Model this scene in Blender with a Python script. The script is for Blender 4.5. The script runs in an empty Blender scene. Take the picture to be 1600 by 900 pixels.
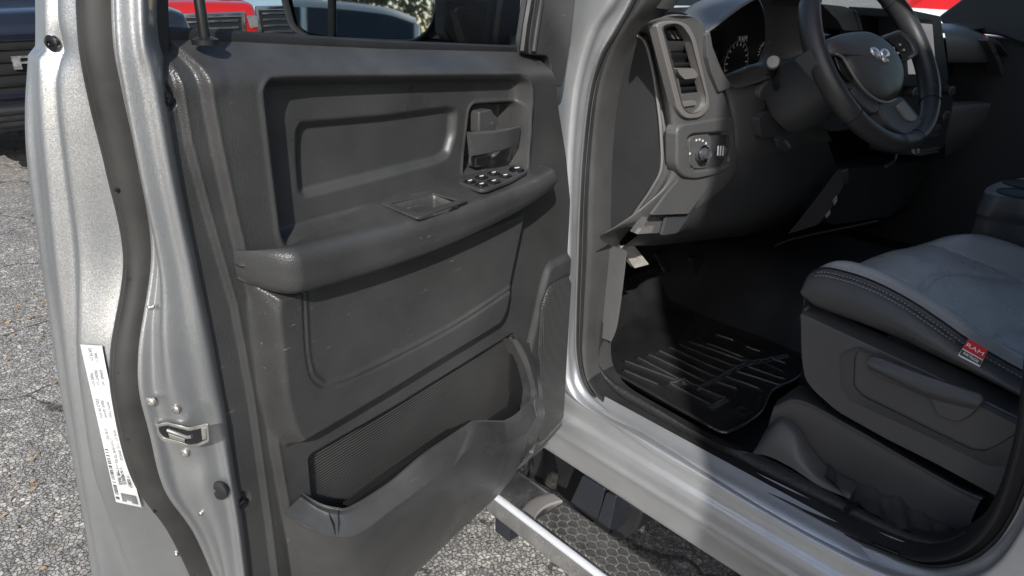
import bpy, bmesh, math, random
import numpy as np
from mathutils import Vector, Matrix
random.seed(7); rng = np.random.default_rng(7)
SC = bpy.context.scene; COL = SC.collection
V3 = lambda *a: np.array(a, float)
def nrm(v): v = np.asarray(v, float); return v / np.linalg.norm(v)

# ---------------------------------------------------------------- the photograph's viewpoint
CAM = V3(-.983, 1.066, 1.60); YAW, PITCH, ROLL, FPX = -43., 24., 1.3, 1155.
def cam_axes():
    a, p, rr = (math.radians(q) for q in (YAW, PITCH, ROLL))
    h = V3(math.cos(a), math.sin(a), 0); up = V3(0, 0, 1)
    f = h*math.cos(p) - up*math.sin(p); r = nrm(np.cross(f, up)); u = np.cross(r, f)
    return f, r*math.cos(rr)+u*math.sin(rr), u*math.cos(rr)-r*math.sin(rr)
CF, CR, CU = cam_axes()
def ray(x, y): return CF*FPX + CR*(x-800) - CU*(y-450)
def hit(x, y, pl):
    d = ray(x, y); p0, n = pl
    return CAM + d*(np.dot(p0-CAM, n)/np.dot(d, n))
def X(v): return (V3(v, 0, 0), V3(1, 0, 0))
def Y(v): return (V3(0, v, 0), V3(0, 1, 0))
def Z(v): return (V3(0, 0, v), V3(0, 0, 1))
# door frame: u from hinge to latch, w towards the inner face, z up
TH = math.radians(180-79)
DD = V3(math.cos(TH), math.sin(TH), 0); DN = V3(-DD[1], DD[0], 0)
def Dw(w): return (DN*w, DN)
def dpt(u, w, z): return DD*u + DN*w + V3(0, 0, z)
def duz(x, y, w=0.): q = hit(x, y, Dw(w)); return (q@DD, q[2])
def on(pl, pts): return np.array([hit(x, y, pl) for x, y in pts])

# ---------------------------------------------------------------- curves
def catmull(P, n, closed=False):
    P = np.asarray(P, float)
    if len(P) == 2 and not closed:
        t = np.linspace(0, 1, n)[:, None]; return P[0]*(1-t)+P[1]*t
    if closed: Q = np.vstack([P[-1:], P, P[:2]])
    else: Q = np.vstack([2*P[:1]-P[1:2], P, 2*P[-1:]-P[-2:-1]])
    seg = len(P) if closed else len(P)-1
    out = []
    m = max(8, int(6*n/seg))
    for i in range(seg):
        p0, p1, p2, p3 = Q[i], Q[i+1], Q[i+2], Q[i+3]
        d1, d0, d2 = [max(1e-9, np.linalg.norm(q)**.5) for q in (p2-p1, p1-p0, p3-p2)]
        t0 = 0; t1 = d0; t2 = t1+d1; t3 = t2+d2
        t = np.linspace(t1, t2, m, endpoint=False)[:, None]
        A1 = (t1-t)/(t1-t0)*p0+(t-t0)/(t1-t0)*p1; A2 = (t2-t)/(t2-t1)*p1+(t-t1)/(t2-t1)*p2; A3 = (t3-t)/(t3-t2)*p2+(t-t2)/(t3-t2)*p3
        B1 = (t2-t)/(t2-t0)*A1+(t-t0)/(t2-t0)*A2; B2 = (t3-t)/(t3-t1)*A2+(t-t1)/(t3-t1)*A3
        out.append((t2-t)/(t2-t1)*B1+(t-t1)/(t2-t1)*B2)
    out.append(P[:1] if closed else P[-1:]); C = np.vstack(out)
    s = np.r_[0, np.cumsum(np.linalg.norm(np.diff(C, axis=0), axis=1))]
    k = np.linspace(0, s[-1], n+1)[:-1] if closed else np.linspace(0, s[-1], n)
    return np.stack([np.interp(k, s, C[:, j]) for j in range(C.shape[1])], 1)
def poly(P, n):
    P = np.asarray(P, float); s = np.r_[0, np.cumsum(np.linalg.norm(np.diff(P, axis=0), axis=1))]
    k = np.linspace(0, s[-1], n); return np.stack([np.interp(k, s, P[:, j]) for j in range(P.shape[1])], 1)
def keyed(P, n, smooth=True):
    """resample so that every curve of a loft keeps its own control points aligned"""
    P = np.asarray(P, float); m = len(P); t = np.arange(m)
    k = np.linspace(0, m-1, n)
    if not smooth: return np.stack([np.interp(k, t, P[:, j]) for j in range(P.shape[1])], 1)
    i = np.clip(np.floor(k).astype(int), 0, m-2); f = (k-i)[:, None]
    D = np.zeros_like(P); D[1:-1] = (P[2:]-P[:-2])/2; D[0] = P[1]-P[0]; D[-1] = P[-1]-P[-2]
    return (2*f**3-3*f**2+1)*P[i]+(f**3-2*f**2+f)*D[i]+(-2*f**3+3*f**2)*P[i+1]+(f**3-f**2)*D[i+1]
def rp(pts, r, k=5):
    """round the corners of a closed polygon (any dimension); r a number or one per corner"""
    P = [np.asarray(p, float) for p in pts]; n = len(P); out = []
    for i in range(n):
        ri = r[i] if hasattr(r, '__len__') else r
        a, b, c = P[i-1], P[i], P[(i+1) % n]
        la, lc = np.linalg.norm(a-b), np.linalg.norm(c-b)
        ri = min(ri, la*.48, lc*.48)
        if ri <= 0: out.append(b); continue
        p, q = b+(a-b)/la*ri, b+(c-b)/lc*ri
        for t in np.linspace(0, 1, k+1): out.append((1-t)**2*p+2*t*(1-t)*b+t*t*q)
    return np.array(out)

# ---------------------------------------------------------------- meshes
class G:
    def __init__(s): s.v = []; s.f = []; s.mi = []; s.m = 0
    def add(s, vs, fs):
        o = len(s.v); s.v += [tuple(map(float, p)) for p in vs]
        for f in fs: s.f.append([i+o for i in f]); s.mi.append(s.m)
        return s
    def grid(s, R, cu=False, cv=False):
        R = np.asarray(R); a, b = R.shape[:2]; fs = []
        for i in range(a if cu else a-1):
            for j in range(b if cv else b-1):
                i2, j2 = (i+1) % a, (j+1) % b; fs.append((i*b+j, i*b+j2, i2*b+j2, i2*b+j))
        return s.add(R.reshape(-1, 3), fs)
    def prism(s, P, vec, cap=True):
        P = np.asarray(P); n = len(P); vec = np.asarray(vec, float)
        fs = [(i, (i+1) % n, n+(i+1) % n, n+i) for i in range(n)]
        if cap: fs += [tuple(range(n))[::-1], tuple(range(n, 2*n))]
        return s.add(np.vstack([P, P+vec]), fs)
    def frame(s, A, B, vec):
        A, B = np.asarray(A), np.asarray(B)
        if len(A) != len(B): A, B = (poly(np.vstack([q, q[:1]]), 97)[:-1] for q in (A, B))
        n = len(A); vec = np.asarray(vec, float); fs = []
        for i in range(n):
            j = (i+1) % n
            fs += [(i, j, 2*n+j, 2*n+i), (n+i, 3*n+i, 3*n+j, n+j), (2*n+i, 2*n+j, 3*n+j, 3*n+i), (i, n+i, n+j, j)]
        return s.add(np.vstack([A, B, A+vec, B+vec]), fs)
    def box(s, c, d, ax=None):
        ax = np.eye(3) if ax is None else np.asarray(ax); c = np.asarray(c, float); h = np.asarray(d, float)/2
        vs = [c+ax[0]*h[0]*i+ax[1]*h[1]*j+ax[2]*h[2]*k for i in (-1, 1) for j in (-1, 1) for k in (-1, 1)]
        return s.add(vs, [(0, 1, 3, 2), (4, 6, 7, 5), (0, 4, 5, 1), (2, 3, 7, 6), (0, 2, 6, 4), (1, 5, 7, 3)])
    def lathe(s, p, ax, prof, n=24):
        ax = nrm(ax); a = nrm(np.cross(ax, V3(.31, .9, .2))); b = np.cross(ax, a); p = np.asarray(p, float)
        R = [[p+ax*h+(a*math.cos(t)+b*math.sin(t))*r for t in np.linspace(0, 2*math.pi, n, endpoint=False)] for r, h in prof]
        s.grid(R, cv=True)
        for k, i in ((0, -1), (len(prof)-1, 1)):
            if prof[k][0] > 1e-6: s.add(R[k], [tuple(range(n))[::i]])
        return s
    def tube(s, path, r, n=10, hint=None, ry=None, cap=True, closed=False):
        P = np.asarray(path, float); T = np.gradient(P, axis=0)
        if closed: T = (np.roll(P, -1, 0)-np.roll(P, 1, 0))
        R = []
        up = V3(0, 0, 1) if hint is None else np.asarray(hint, float); prev = None
        for i, (p, t) in enumerate(zip(P, T)):
            t = nrm(t); h = up if hint is not None or prev is None else prev
            a = np.cross(t, h)
            if np.linalg.norm(a) < 1e-5: a = np.cross(t, V3(1, .2, 0))
            a = nrm(a); b = np.cross(a, t); prev = b
            rx = r[i] if hasattr(r, '__len__') else r; rb = rx if ry is None else (ry[i] if hasattr(ry, '__len__') else ry)
            R.append([p+a*rx*math.cos(q)+b*rb*math.sin(q) for q in np.linspace(0, 2*math.pi, n, endpoint=False)])
        s.grid(R, cv=True, cu=closed)
        if cap and not closed: s.add(R[0], [tuple(range(n))]); s.add(R[-1], [tuple(range(n))[::-1]])
        return s
    def mk(s, name, mat, parent=None, smooth=True, bevel=0, seg=3, sharp=35, sub=0, solid=0, fix=True):
        assert max(max(f) for f in s.f) < len(s.v) and not any(len(set(f)) < len(f) for f in s.f), name
        me = bpy.data.meshes.new(name); me.from_pydata(s.v, [], s.f)
        mats = mat if isinstance(mat, (list, tuple)) else [mat]
        for q in mats: me.materials.append(q)
        me.polygons.foreach_set('material_index', s.mi)
        if fix:
            bm = bmesh.new(); bm.from_mesh(me); bmesh.ops.recalc_face_normals(bm, faces=bm.faces[:]); bm.to_mesh(me); bm.free()
        if smooth:
            me.polygons.foreach_set('use_smooth', [True]*len(me.polygons))
            if sharp and not bevel and not sub: me.set_sharp_from_angle(angle=math.radians(sharp))
        o = bpy.data.objects.new(name, me); COL.objects.link(o)
        par(o, parent)
        if solid:
            m = o.modifiers.new('solid', 'SOLIDIFY'); m.thickness = solid; m.offset = -1
        if bevel:
            m = o.modifiers.new('bevel', 'BEVEL'); m.width = bevel; m.segments = seg; m.limit_method = 'ANGLE'; m.angle_limit = math.radians(32); m.harden_normals = True
        if sub:
            m = o.modifiers.new('sub', 'SUBSURF'); m.levels = sub; m.render_levels = sub
        return o
WM = {}
def par(o, p):
    if p is None: return o
    o.parent = p; o.matrix_parent_inverse = WM.get(p.name, Matrix.Identity(4)).inverted(); return o
def empty(name, loc, parent=None, rz=0):
    o = bpy.data.objects.new(name, None); COL.objects.link(o); o.location = loc; o.rotation_euler = (0, 0, rz); o.empty_display_size = .1
    WM[o.name] = Matrix.Translation(Vector(loc)) @ Matrix.Rotation(rz, 4, 'Z'); return o
def tag(o, label=None, cat=None, group=None, kind=None):
    for k, v in (('label', label), ('category', cat), ('group', group), ('kind', kind)):
        if v: o[k] = v
    return o
def loft(rows, n=60, sub=5, smooth=True, keys=False, closed=False, rsmooth=True):
    """rows: list of 3D polylines; returns a grid, resampled along (n) and across (sub per span)"""
    f = (lambda P: keyed(P, n, rsmooth)) if keys else (lambda P: catmull(P, n) if rsmooth else poly(P, n))
    R = np.array([f(r) for r in rows])
    if sub <= 1 or len(rows) == 2: return R
    m = (len(rows)-1)*sub+1
    A = np.stack([keyed(R[:, i], m, smooth) for i in range(n)], 1)
    return A
def plate(name, P, vec, mat, parent=None, bevel=.002, seg=3):
    return G().prism(P, vec).mk(name, mat, parent, bevel=bevel, seg=seg)
def text(body, c, xd, yd, size, mat, parent, name='lettering', ext=.0003, sx=1., bold=0):
    cu = bpy.data.curves.new(name, 'FONT'); cu.body = body; cu.size = 1; cu.align_x = 'CENTER'; cu.align_y = 'CENTER'; cu.extrude = .01; cu.offset = bold
    o = bpy.data.objects.new(name, cu); COL.objects.link(o)
    me = bpy.data.meshes.new_from_object(o.evaluated_get(bpy.context.evaluated_depsgraph_get()))
    bpy.data.objects.remove(o); bpy.data.curves.remove(cu)
    xd, yd = nrm(xd), nrm(yd); zd = nrm(np.cross(xd, yd)); c = np.asarray(c, float)
    for v in me.vertices:
        x, y, z = v.co; v.co = c+xd*x*size*sx+yd*y*size+zd*(z/.01)*ext
    me.name = name; me.materials.clear(); me.materials.append(mat)
    o = bpy.data.objects.new(name, me); COL.objects.link(o); par(o, parent); return o
def sstep(x, a, b): t = np.clip((x-a)/(b-a), 0, 1); return t*t*(3-2*t)
def sdf(px, py, P):
    """signed distance to a polygon, negative inside (vectorised)"""
    P = np.asarray(P, float); d = np.full(px.shape, 1e9); inside = np.zeros(px.shape, bool); n = len(P)
    for i in range(n):
        (ax, ay), (bx, by) = P[i-1], P[i]; ex, ey = bx-ax, by-ay
        L = ex*ex+ey*ey
        if L < 1e-14: continue
        t = np.clip(((px-ax)*ex+(py-ay)*ey)/L, 0, 1)
        d = np.minimum(d, (px-ax-t*ex)**2+(py-ay-t*ey)**2)
        c = ((ay > py) != (by > py))
        with np.errstate(divide='ignore', invalid='ignore'): xi = ax+(py-ay)*(ex)/(ey if ey else 1e-12)
        inside ^= c & (px < xi)
    d = np.sqrt(d); return np.where(inside, -d, d)
def ldist(px, py, P):
    P = np.asarray(P, float); d = np.full(px.shape, 1e9)
    for i in range(1, len(P)):
        (ax, ay), (bx, by) = P[i-1], P[i]; ex, ey = bx-ax, by-ay; L = max(1e-14, ex*ex+ey*ey)
        t = np.clip(((px-ax)*ex+(py-ay)*ey)/L, 0, 1); d = np.minimum(d, (px-ax-t*ex)**2+(py-ay-t*ey)**2)
    return np.sqrt(d)

# ---------------------------------------------------------------- materials
def nodes(name):
    m = bpy.data.materials.new(name); m.use_nodes = True; nt = m.node_tree
    b = nt.nodes['Principled BSDF']
    def N(t, **k):
        n = nt.nodes.new(t)
        for a, v in k.items():
            if a.startswith('i_'): n.inputs[a[2:].replace('_', ' ')].default_value = v
            else: setattr(n, a, v)
        return n
    return m, nt, b, N, nt.links.new
def ramp(n, stops):
    r = n.color_ramp
    while len(r.elements) < len(stops): r.elements.new(.5)
    for e, (p, c) in zip(r.elements, stops): e.position = p; e.color = (*c, 1) if len(c) == 3 else c
def mat(name, col, rough=.5, metal=0., grain=0, gdist=.0004, gtype='noise', vary=.15, vscale=6., coat=0., rvary=.1, spec=.5, dust=0., stretch=None, scratch=0.):
    m, nt, b, N, L = nodes(name)
    tc = N('ShaderNodeTexCoord')
    n1 = N('ShaderNodeTexNoise', i_Scale=vscale, i_Detail=6., i_Roughness=.6); L(tc.outputs['Object'], n1.inputs['Vector'])
    c0 = np.array(col); r = N('ShaderNodeValToRGB'); L(n1.outputs['Fac'], r.inputs['Fac'])
    ramp(r, [(.3, tuple(c0*(1-vary))), (.7, tuple(np.minimum(1, c0*(1+vary))))])
    out = r.outputs['Color']
    if dust:
        n3 = N('ShaderNodeTexNoise', i_Scale=3.1, i_Detail=9., i_Roughness=.72); L(tc.outputs['Object'], n3.inputs['Vector'])
        r3 = N('ShaderNodeValToRGB'); L(n3.outputs['Fac'], r3.inputs['Fac']); ramp(r3, [(.48, (0, 0, 0)), (.74, (1, 1, 1))])
        ge = N('ShaderNodeNewGeometry'); sp = N('ShaderNodeSeparateXYZ'); L(ge.outputs['Normal'], sp.inputs[0])
        ma = N('ShaderNodeMath', operation='MULTIPLY_ADD', use_clamp=True); L(sp.outputs['Z'], ma.inputs[0]); ma.inputs[1].default_value = .6; ma.inputs[2].default_value = .4
        mu = N('ShaderNodeMath', operation='MULTIPLY'); L(r3.outputs['Color'], mu.inputs[0]); L(ma.outputs[0], mu.inputs[1])
        mu2 = N('ShaderNodeMath', operation='MULTIPLY'); L(mu.outputs[0], mu2.inputs[0]); mu2.inputs[1].default_value = dust
        mx = N('ShaderNodeMix', data_type='RGBA'); L(mu2.outputs[0], mx.inputs['Factor']); L(out, mx.inputs['A']); mx.inputs['B'].default_value = (.20, .195, .185, 1)
        out = mx.outputs['Result']
    if scratch:
        for k_, (rot, sc_, th_) in enumerate((((.4, .3, .9), (160, 9, 160), .70), ((1.2, .8, .2), (210, 7, 210), .72))):
            mp_ = N('ShaderNodeMapping'); L(tc.outputs['Object'], mp_.inputs['Vector']); mp_.inputs['Rotation'].default_value = rot; mp_.inputs['Scale'].default_value = sc_
            ns = N('ShaderNodeTexNoise', i_Scale=1., i_Detail=2.); L(mp_.outputs['Vector'], ns.inputs['Vector'])
            rs_ = N('ShaderNodeValToRGB'); L(ns.outputs['Fac'], rs_.inputs['Fac']); ramp(rs_, [(th_, (0,0,0)), (th_+.05, (scratch,)*3)])
            ns2 = N('ShaderNodeTexNoise', i_Scale=9., i_Detail=3.); L(tc.outputs['Object'], ns2.inputs['Vector']); rs2 = N('ShaderNodeValToRGB'); L(ns2.outputs['Fac'], rs2.inputs['Fac']); ramp(rs2, [(.5, (0,0,0)), (.62, (1,1,1))])
            mm = N('ShaderNodeMath', operation='MULTIPLY'); L(rs_.outputs['Color'], mm.inputs[0]); L(rs2.outputs['Color'], mm.inputs[1])
            mx = N('ShaderNodeMix', data_type='RGBA'); L(mm.outputs[0], mx.inputs['Factor']); L(out, mx.inputs['A']); mx.inputs['B'].default_value = (.24, .24, .235, 1); out = mx.outputs['Result']
    L(out, b.inputs['Base Color'])
    rr = N('ShaderNodeMapRange'); L(n1.outputs['Fac'], rr.inputs['Value']); rr.inputs['From Min'].default_value = .3; rr.inputs['From Max'].default_value = .7
    rr.inputs['To Min'].default_value = max(.02, rough-rvary); rr.inputs['To Max'].default_value = min(1, rough+rvary)
    L(rr.outputs['Result'], b.inputs['Roughness'])
    b.inputs['Metallic'].default_value = metal; b.inputs['Specular IOR Level'].default_value = spec
    if coat: b.inputs['Coat Weight'].default_value = coat; b.inputs['Coat Roughness'].default_value = .05
    if grain:
        src = tc.outputs['Object']
        if stretch:
            mp = N('ShaderNodeMapping'); L(src, mp.inputs['Vector']); mp.inputs['Scale'].default_value = stretch; src = mp.outputs['Vector']
        if gtype == 'noise': g = N('ShaderNodeTexNoise', i_Scale=grain, i_Detail=3., i_Roughness=.6); h = g.outputs['Fac']
        else: g = N('ShaderNodeTexVoronoi', i_Scale=grain, feature='SMOOTH_F1'); g.inputs['Smoothness'].default_value = .4; h = g.outputs['Distance']
        L(src, g.inputs['Vector'])
        bp = N('ShaderNodeBump', i_Strength=1., i_Distance=gdist); L(h, bp.inputs['Height']); L(bp.outputs['Normal'], b.inputs['Normal'])
    return m
def ribs(m, axis, period, dist, sharp=1.):
    """add fine ribs along a direction to an existing plastic"""
    nt = m.node_tree; L = nt.links.new; b = nt.nodes['Principled BSDF']
    tc = nt.nodes.new('ShaderNodeTexCoord'); dp = nt.nodes.new('ShaderNodeVectorMath'); dp.operation = 'DOT_PRODUCT'; L(tc.outputs['Object'], dp.inputs[0]); dp.inputs[1].default_value = tuple(np.array(axis)*(2*math.pi/period))
    s = nt.nodes.new('ShaderNodeMath'); s.operation = 'SINE'; L(dp.outputs['Value'], s.inputs[0])
    bp = nt.nodes.new('ShaderNodeBump'); bp.inputs['Strength'].default_value = 1; bp.inputs['Distance'].default_value = dist; L(s.outputs[0], bp.inputs['Height'])
    old = b.inputs['Normal'].links
    if old: L(old[0].from_socket, bp.inputs['Normal'])
    L(bp.outputs['Normal'], b.inputs['Normal'])
    return m
def paint(name, col, metal=.75, rough=.34, flake=.35):
    m, nt, b, N, L = nodes(name); tc = N('ShaderNodeTexCoord')
    v = N('ShaderNodeTexVoronoi', i_Scale=1300.); L(tc.outputs['Object'], v.inputs['Vector'])
    vm = N('ShaderNodeVectorMath', operation='SUBTRACT'); L(v.outputs['Color'], vm.inputs[0]); vm.inputs[1].default_value = (.5, .5, .5)
    sc = N('ShaderNodeVectorMath', operation='SCALE'); L(vm.outputs[0], sc.inputs[0]); sc.inputs['Scale'].default_value = flake
    ge = N('ShaderNodeNewGeometry'); ad = N('ShaderNodeVectorMath', operation='ADD'); L(ge.outputs['Normal'], ad.inputs[0]); L(sc.outputs[0], ad.inputs[1])
    no = N('ShaderNodeVectorMath', operation='NORMALIZE'); L(ad.outputs[0], no.inputs[0]); L(no.outputs[0], b.inputs['Normal'])
    n1 = N('ShaderNodeTexNoise', i_Scale=7., i_Detail=7., i_Roughness=.65); L(tc.outputs['Object'], n1.inputs['Vector'])
    r = N('ShaderNodeValToRGB'); L(n1.outputs['Fac'], r.inputs['Fac']); c = np.array(col); ramp(r, [(.35, tuple(c*.9)), (.72, tuple(np.minimum(1, c*1.06)))])
    L(r.outputs['Color'], b.inputs['Base Color'])
    b.inputs['Metallic'].default_value = metal; b.inputs['Roughness'].default_value = rough
    b.inputs['Coat Weight'].default_value = .6; b.inputs['Coat Roughness'].default_value = .06
    return m
def glass(name, tint=(.8, .86, .84), refl=1.):
    m, nt, b, N, L = nodes(name); nt.nodes.remove(b)
    t = N('ShaderNodeBsdfTransparent'); t.inputs['Color'].default_value = (*tint, 1)
    g = N('ShaderNodeBsdfGlossy'); g.inputs['Roughness'].default_value = .02
    f = N('ShaderNodeFresnel', i_IOR=1.45); mu = N('ShaderNodeMath', operation='MULTIPLY'); L(f.outputs[0], mu.inputs[0]); mu.inputs[1].default_value = refl
    mx = N('ShaderNodeMixShader'); L(mu.outputs[0], mx.inputs[0]); L(t.outputs[0], mx.inputs[1]); L(g.outputs[0], mx.inputs[2])
    L(mx.outputs[0], nt.nodes['Material Output'].inputs['Surface']); return m
M = {}
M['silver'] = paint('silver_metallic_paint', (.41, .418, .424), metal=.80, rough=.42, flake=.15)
M['silver_sill'] = paint('silver_sill_paint', (.60, .61, .62), metal=.72, rough=.42, flake=.12)  # same silver paint, paler: the light on sill and pillar is in the colour
M['panel'] = mat('black_grained_plastic', (.045, .045, .0445), .38, grain=620, gdist=.00032, gtype='voronoi', vary=.2, vscale=9, dust=.2, rvary=.07, scratch=.35)
M['panel_soft'] = mat('black_soft_vinyl', (.045, .045, .0445), .36, grain=560, gdist=.00035, gtype='voronoi', vary=.22, vscale=8, dust=.28, rvary=.08, scratch=.5)
M['panel_fine'] = mat('black_satin_plastic', (.046, .046, .0455), .33, grain=1500, gdist=.00010, vary=.2, vscale=9, dust=.2, scratch=.4)
M['rib'] = ribs(mat('ribbed_black_plastic', (.060, .059, .056), .45, grain=1300, gdist=.0001, vary=.2, vscale=5, dust=.2), V3(0, 0, 1), .0048, .0008)
M['mesh'] = ribs(ribs(mat('speaker_mesh_plastic', (.038, .038, .037), .5, vary=.1, dust=.1), V3(0, 0, 1)+DD*.35, .0044, .0011), DD, .0044, .0007)
M['rubber'] = mat('door_rubber', (.030, .0285, .0265), .6, grain=700, gdist=.0001, vary=.35, vscale=14, dust=.16)
M['rubber_dark'] = mat('black_rubber', (.016, .016, .017), .5, grain=800, gdist=.0001, vary=.2, vscale=10, dust=.1)
M['black'] = mat('flat_black', (.004, .004, .0045), .7)
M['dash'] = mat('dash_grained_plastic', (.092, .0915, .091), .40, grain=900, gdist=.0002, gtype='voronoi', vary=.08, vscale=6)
M['dash_dark'] = mat('dash_dark_plastic', (.058, .060, .063), .40, grain=900, gdist=.0002, gtype='voronoi', vary=.1, vscale=6)
M['bezel'] = mat('grey_satin_bezel', (.20, .19, .18), .34, metal=.15, grain=1600, gdist=.00006, vary=.06)
M['pgloss'] = mat('gloss_black', (.008, .008, .009), .12, vary=.1, coat=.3)
M['leather'] = mat('black_leather', (.33, .33, .328), .27, grain=620, gdist=.00035, gtype='voronoi', vary=.025, vscale=5, spec=.9, rvary=.04)  # black leather painted pale: sky sheen of the cushion top is in the colour
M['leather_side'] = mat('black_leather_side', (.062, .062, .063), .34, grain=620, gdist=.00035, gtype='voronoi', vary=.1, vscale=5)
M['wheel_leather'] = mat('wheel_leather', (.034, .034, .036), .32, grain=900, gdist=.0002, gtype='voronoi', vary=.12)
M['vinyl'] = mat('floor_vinyl', (.020, .0215, .024), .38, grain=350, gdist=.0004, vary=.2)
M['tpe'] = mat('floor_liner_rubber', (.018, .018, .0185), .20, grain=300, gdist=.00012, vary=.3, vscale=11, dust=.04, coat=.4)
M['shield'] = mat('seat_shield_plastic', (.078, .078, .079), .40, grain=1100, gdist=.00015, gtype='voronoi', vary=.1)
M['thread'] = mat('stitch_thread', (.25, .26, .28), .7)
M['chrome'] = mat('chrome', (.82, .83, .85), .07, metal=1., vary=.05, rvary=.04)
M['steel'] = mat('zinc_steel', (.55, .54, .50), .38, metal=.9, vary=.2, vscale=40)
M['step'] = mat('polished_step', (.80, .81, .82), .24, metal=1., vary=.25, vscale=22, rvary=.1, dust=.25, grain=500, gdist=.00015)
M['screw'] = mat('dark_screw', (.03, .03, .03), .35, metal=.6)
M['red'] = mat('red_fabric', (.55, .02, .03), .7, grain=2000, gdist=.0002)
M['white'] = mat('white_print', (.75, .75, .75), .6)
M['label'] = mat('label_paper', (.62, .63, .62), .35, vary=.05)
M['ink'] = mat('label_ink', (.06, .06, .07), .6)
M['grey_ink'] = mat('label_grey_ink', (.25, .26, .28), .6)
M['glass'] = glass('window_glass')
M['wsglass'] = glass('windscreen_glass', (.86, .9, .88), .6)
M['mirror'] = mat('mirror_glass', (.86, .88, .88), .02, metal=1., vary=.01, rvary=.005)
# ================================================================ the truck and its open door
truck = empty('pickup_truck', (-.6, -.95, 0))
tag(truck, 'silver pickup truck parked with its front door wide open, black interior showing', 'pickup truck')

# ---- jamb (the latch end of the door), lofted front edge of the skin -> trim
def up(w, pts): return on(Dw(w), pts)
J = {
 'edge': up(.012, [(226,-60),(228,60),(246,130),(272,280),(303,430),(325,540),(343,640),(360,740),(375,830),(390,960)]),
 'rid2': up(.004, [(207,-60),(214,60),(226,130),(252,270),(283,420),(298,540),(318,640),(348,740),(366,830),(382,960)]),
 'rid1': up(-.004, [(196,-60),(200,60),(210,130),(236,270),(266,420),(272,540),(290,640),(322,740),(352,830),(376,960)]),
 'dip':  up(-.028, [(182,-60),(186,60),(198,130),(225,270),(248,400),(240,520),(246,640),(280,760),(325,840),(366,960)]),
 'sr':   up(-.034, [(172,-60),(176,60),(190,140),(218,270),(236,400),(216,550),(222,640),(254,760),(306,840),(356,960)]),
 'sl':   up(-.075, [(130,-60),(136,70),(154,170),(176,260),(204,400),(184,540),(186,620),(216,740),(276,830),(336,960)]),
 'flat': up(-.085, [(122,-60),(126,70),(142,170),(162,260),(188,400),(168,540),(172,620),(200,740),(256,830),(316,960)]),
 'rid3': up(-.108, [(104,-60),(106,70),(112,170),(124,260),(142,400),(138,540),(146,620),(166,740),(206,830),(262,960)]),
 'val':  up(-.124, [(88,-60),(88,70),(92,170),(102,260),(118,400),(124,540),(132,620),(152,740),(176,830),(214,960)]),
 'rid4': up(-.140, [(72,-60),(72,70),(76,170),(84,260),(98,400),(112,540),(122,620),(140,740),(156,830),(182,960)]),
 'lip':  up(-.164, [(55,-60),(56,70),(56,170),(62,260),(78,400),(100,540),(110,620),(130,740),(145,830),(165,960)]),
 'out':  up(-.178, [(44,-60),(45,70),(40,170),(44,260),(63,400),(84,540),(96,620),(118,740),(134,830),(152,960)]),
}
back = J['out'] - DN*.004 - DD*.012
rows = [J[k]+(DD*.012 if k in ('rid1','rid3') else DD*.004 if k == 'rid2' else DD*.010 if k == 'rid4' else 0) for k in ('edge','rid2','rid1','dip','sr','sl','flat','rid3','val','rid4','lip','out')]
rows = [rows[0]-DD*.03-DN*.03, rows[0]] + rows[1:] + [back, back-DD*.08]
A = loft(rows, 150, 6, keys=True)
# pressed dents and the step near the top screw
P = A.reshape(-1, 3); c = hit(95, 78, Dw(-.12)); d = np.linalg.norm(P-c, axis=1)
P -= np.outer(.010*np.exp(-(d/.020)**2), DD)
for px, py, w in ((110,135,-.115),(110,163,-.115),(118,192,-.115)):
    c = hit(px, py, Dw(w)); d = np.linalg.norm(P-c, axis=1); P += np.outer(.0035*np.exp(-(d/.0045)**2), DD)
c = hit(300, 735, Dw(.0)); d = np.linalg.norm(P-c, axis=1); P -= np.outer(.008*np.exp(-(d/.028)**2), DD)
c = hit(285, 678, Dw(-.01)); d = np.linalg.norm(P-c, axis=1); P -= np.outer(.004*np.exp(-(d/.05)**4), DD)
zl = c0 = hit(80, 82, Dw(-.15))[2]
sw = sstep(P@DN, -.10, -.12); P -= np.outer(.007*sw*sstep(P[:, 2], zl-.004, zl+.004), DD)
door = G().grid(A).mk('door', M['silver'], truck, sharp=60)

# outer skin and the structure behind the trim (the far side of the door)
g = G(); zt = [1.36, 1.25, 1.10, .90, .70, .545]
sk = []
for z in zt:
    k = np.interp(z, J['out'][::-1, 2], np.arange(len(J['out']))[::-1]); q = np.array([np.interp(k, np.arange(len(J['out'])), J['out'][:, j]) for j in range(3)])
    sk.append([DD*t+DN*(-.185-.02*math.sin(math.pi*min(1, t/.9)))+V3(0, 0, z) for t in np.linspace(-.02, q@DD-.01, 12)])
g.grid(sk)
g.grid([[dpt(u, w, .545) for u in np.linspace(-.02, .93, 6)] for w in (-.185, -.02)])
g.grid([[dpt(-.02, w, z) for z in (.545, 1.0, 1.46)] for w in (-.185, -.03)])
g.mk('outer_skin', M['silver'], door, sharp=50)

# ---- rubber seal running down the jamb
cen = (J['sr']+J['sl'])/2 + DD*.002; n = 140
C = keyed(cen, n); Wd = keyed((J['sr']-J['sl'])/2, n)
prof = [(-1.05,-.002),(-.98,.006),(-.72,.0105),(-.4,.0125),(-.2,.012),(0,.0155),(.25,.017),(.55,.015),(.85,.009),(1.0,.001),(1.0,-.006)]
R = [[C[i]+Wd[i]*a+DD*b for i in range(n)] for a, b in prof]
seal = G().grid(R).mk('door_seal', M['rubber'], door, sharp=70)
for px, py in ((182,142),(205,292),(226,430),(207,574),(221,676),(260,788),(320,885)):
    p = hit(px, py, Dw(-.045)); G().lathe(p+DD*.0165, DD, [(0,-.002),(.0022,-.002),(.0022,.0012),(0,.0014)], 10).mk('seal_pin', M['black'], door)

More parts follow.
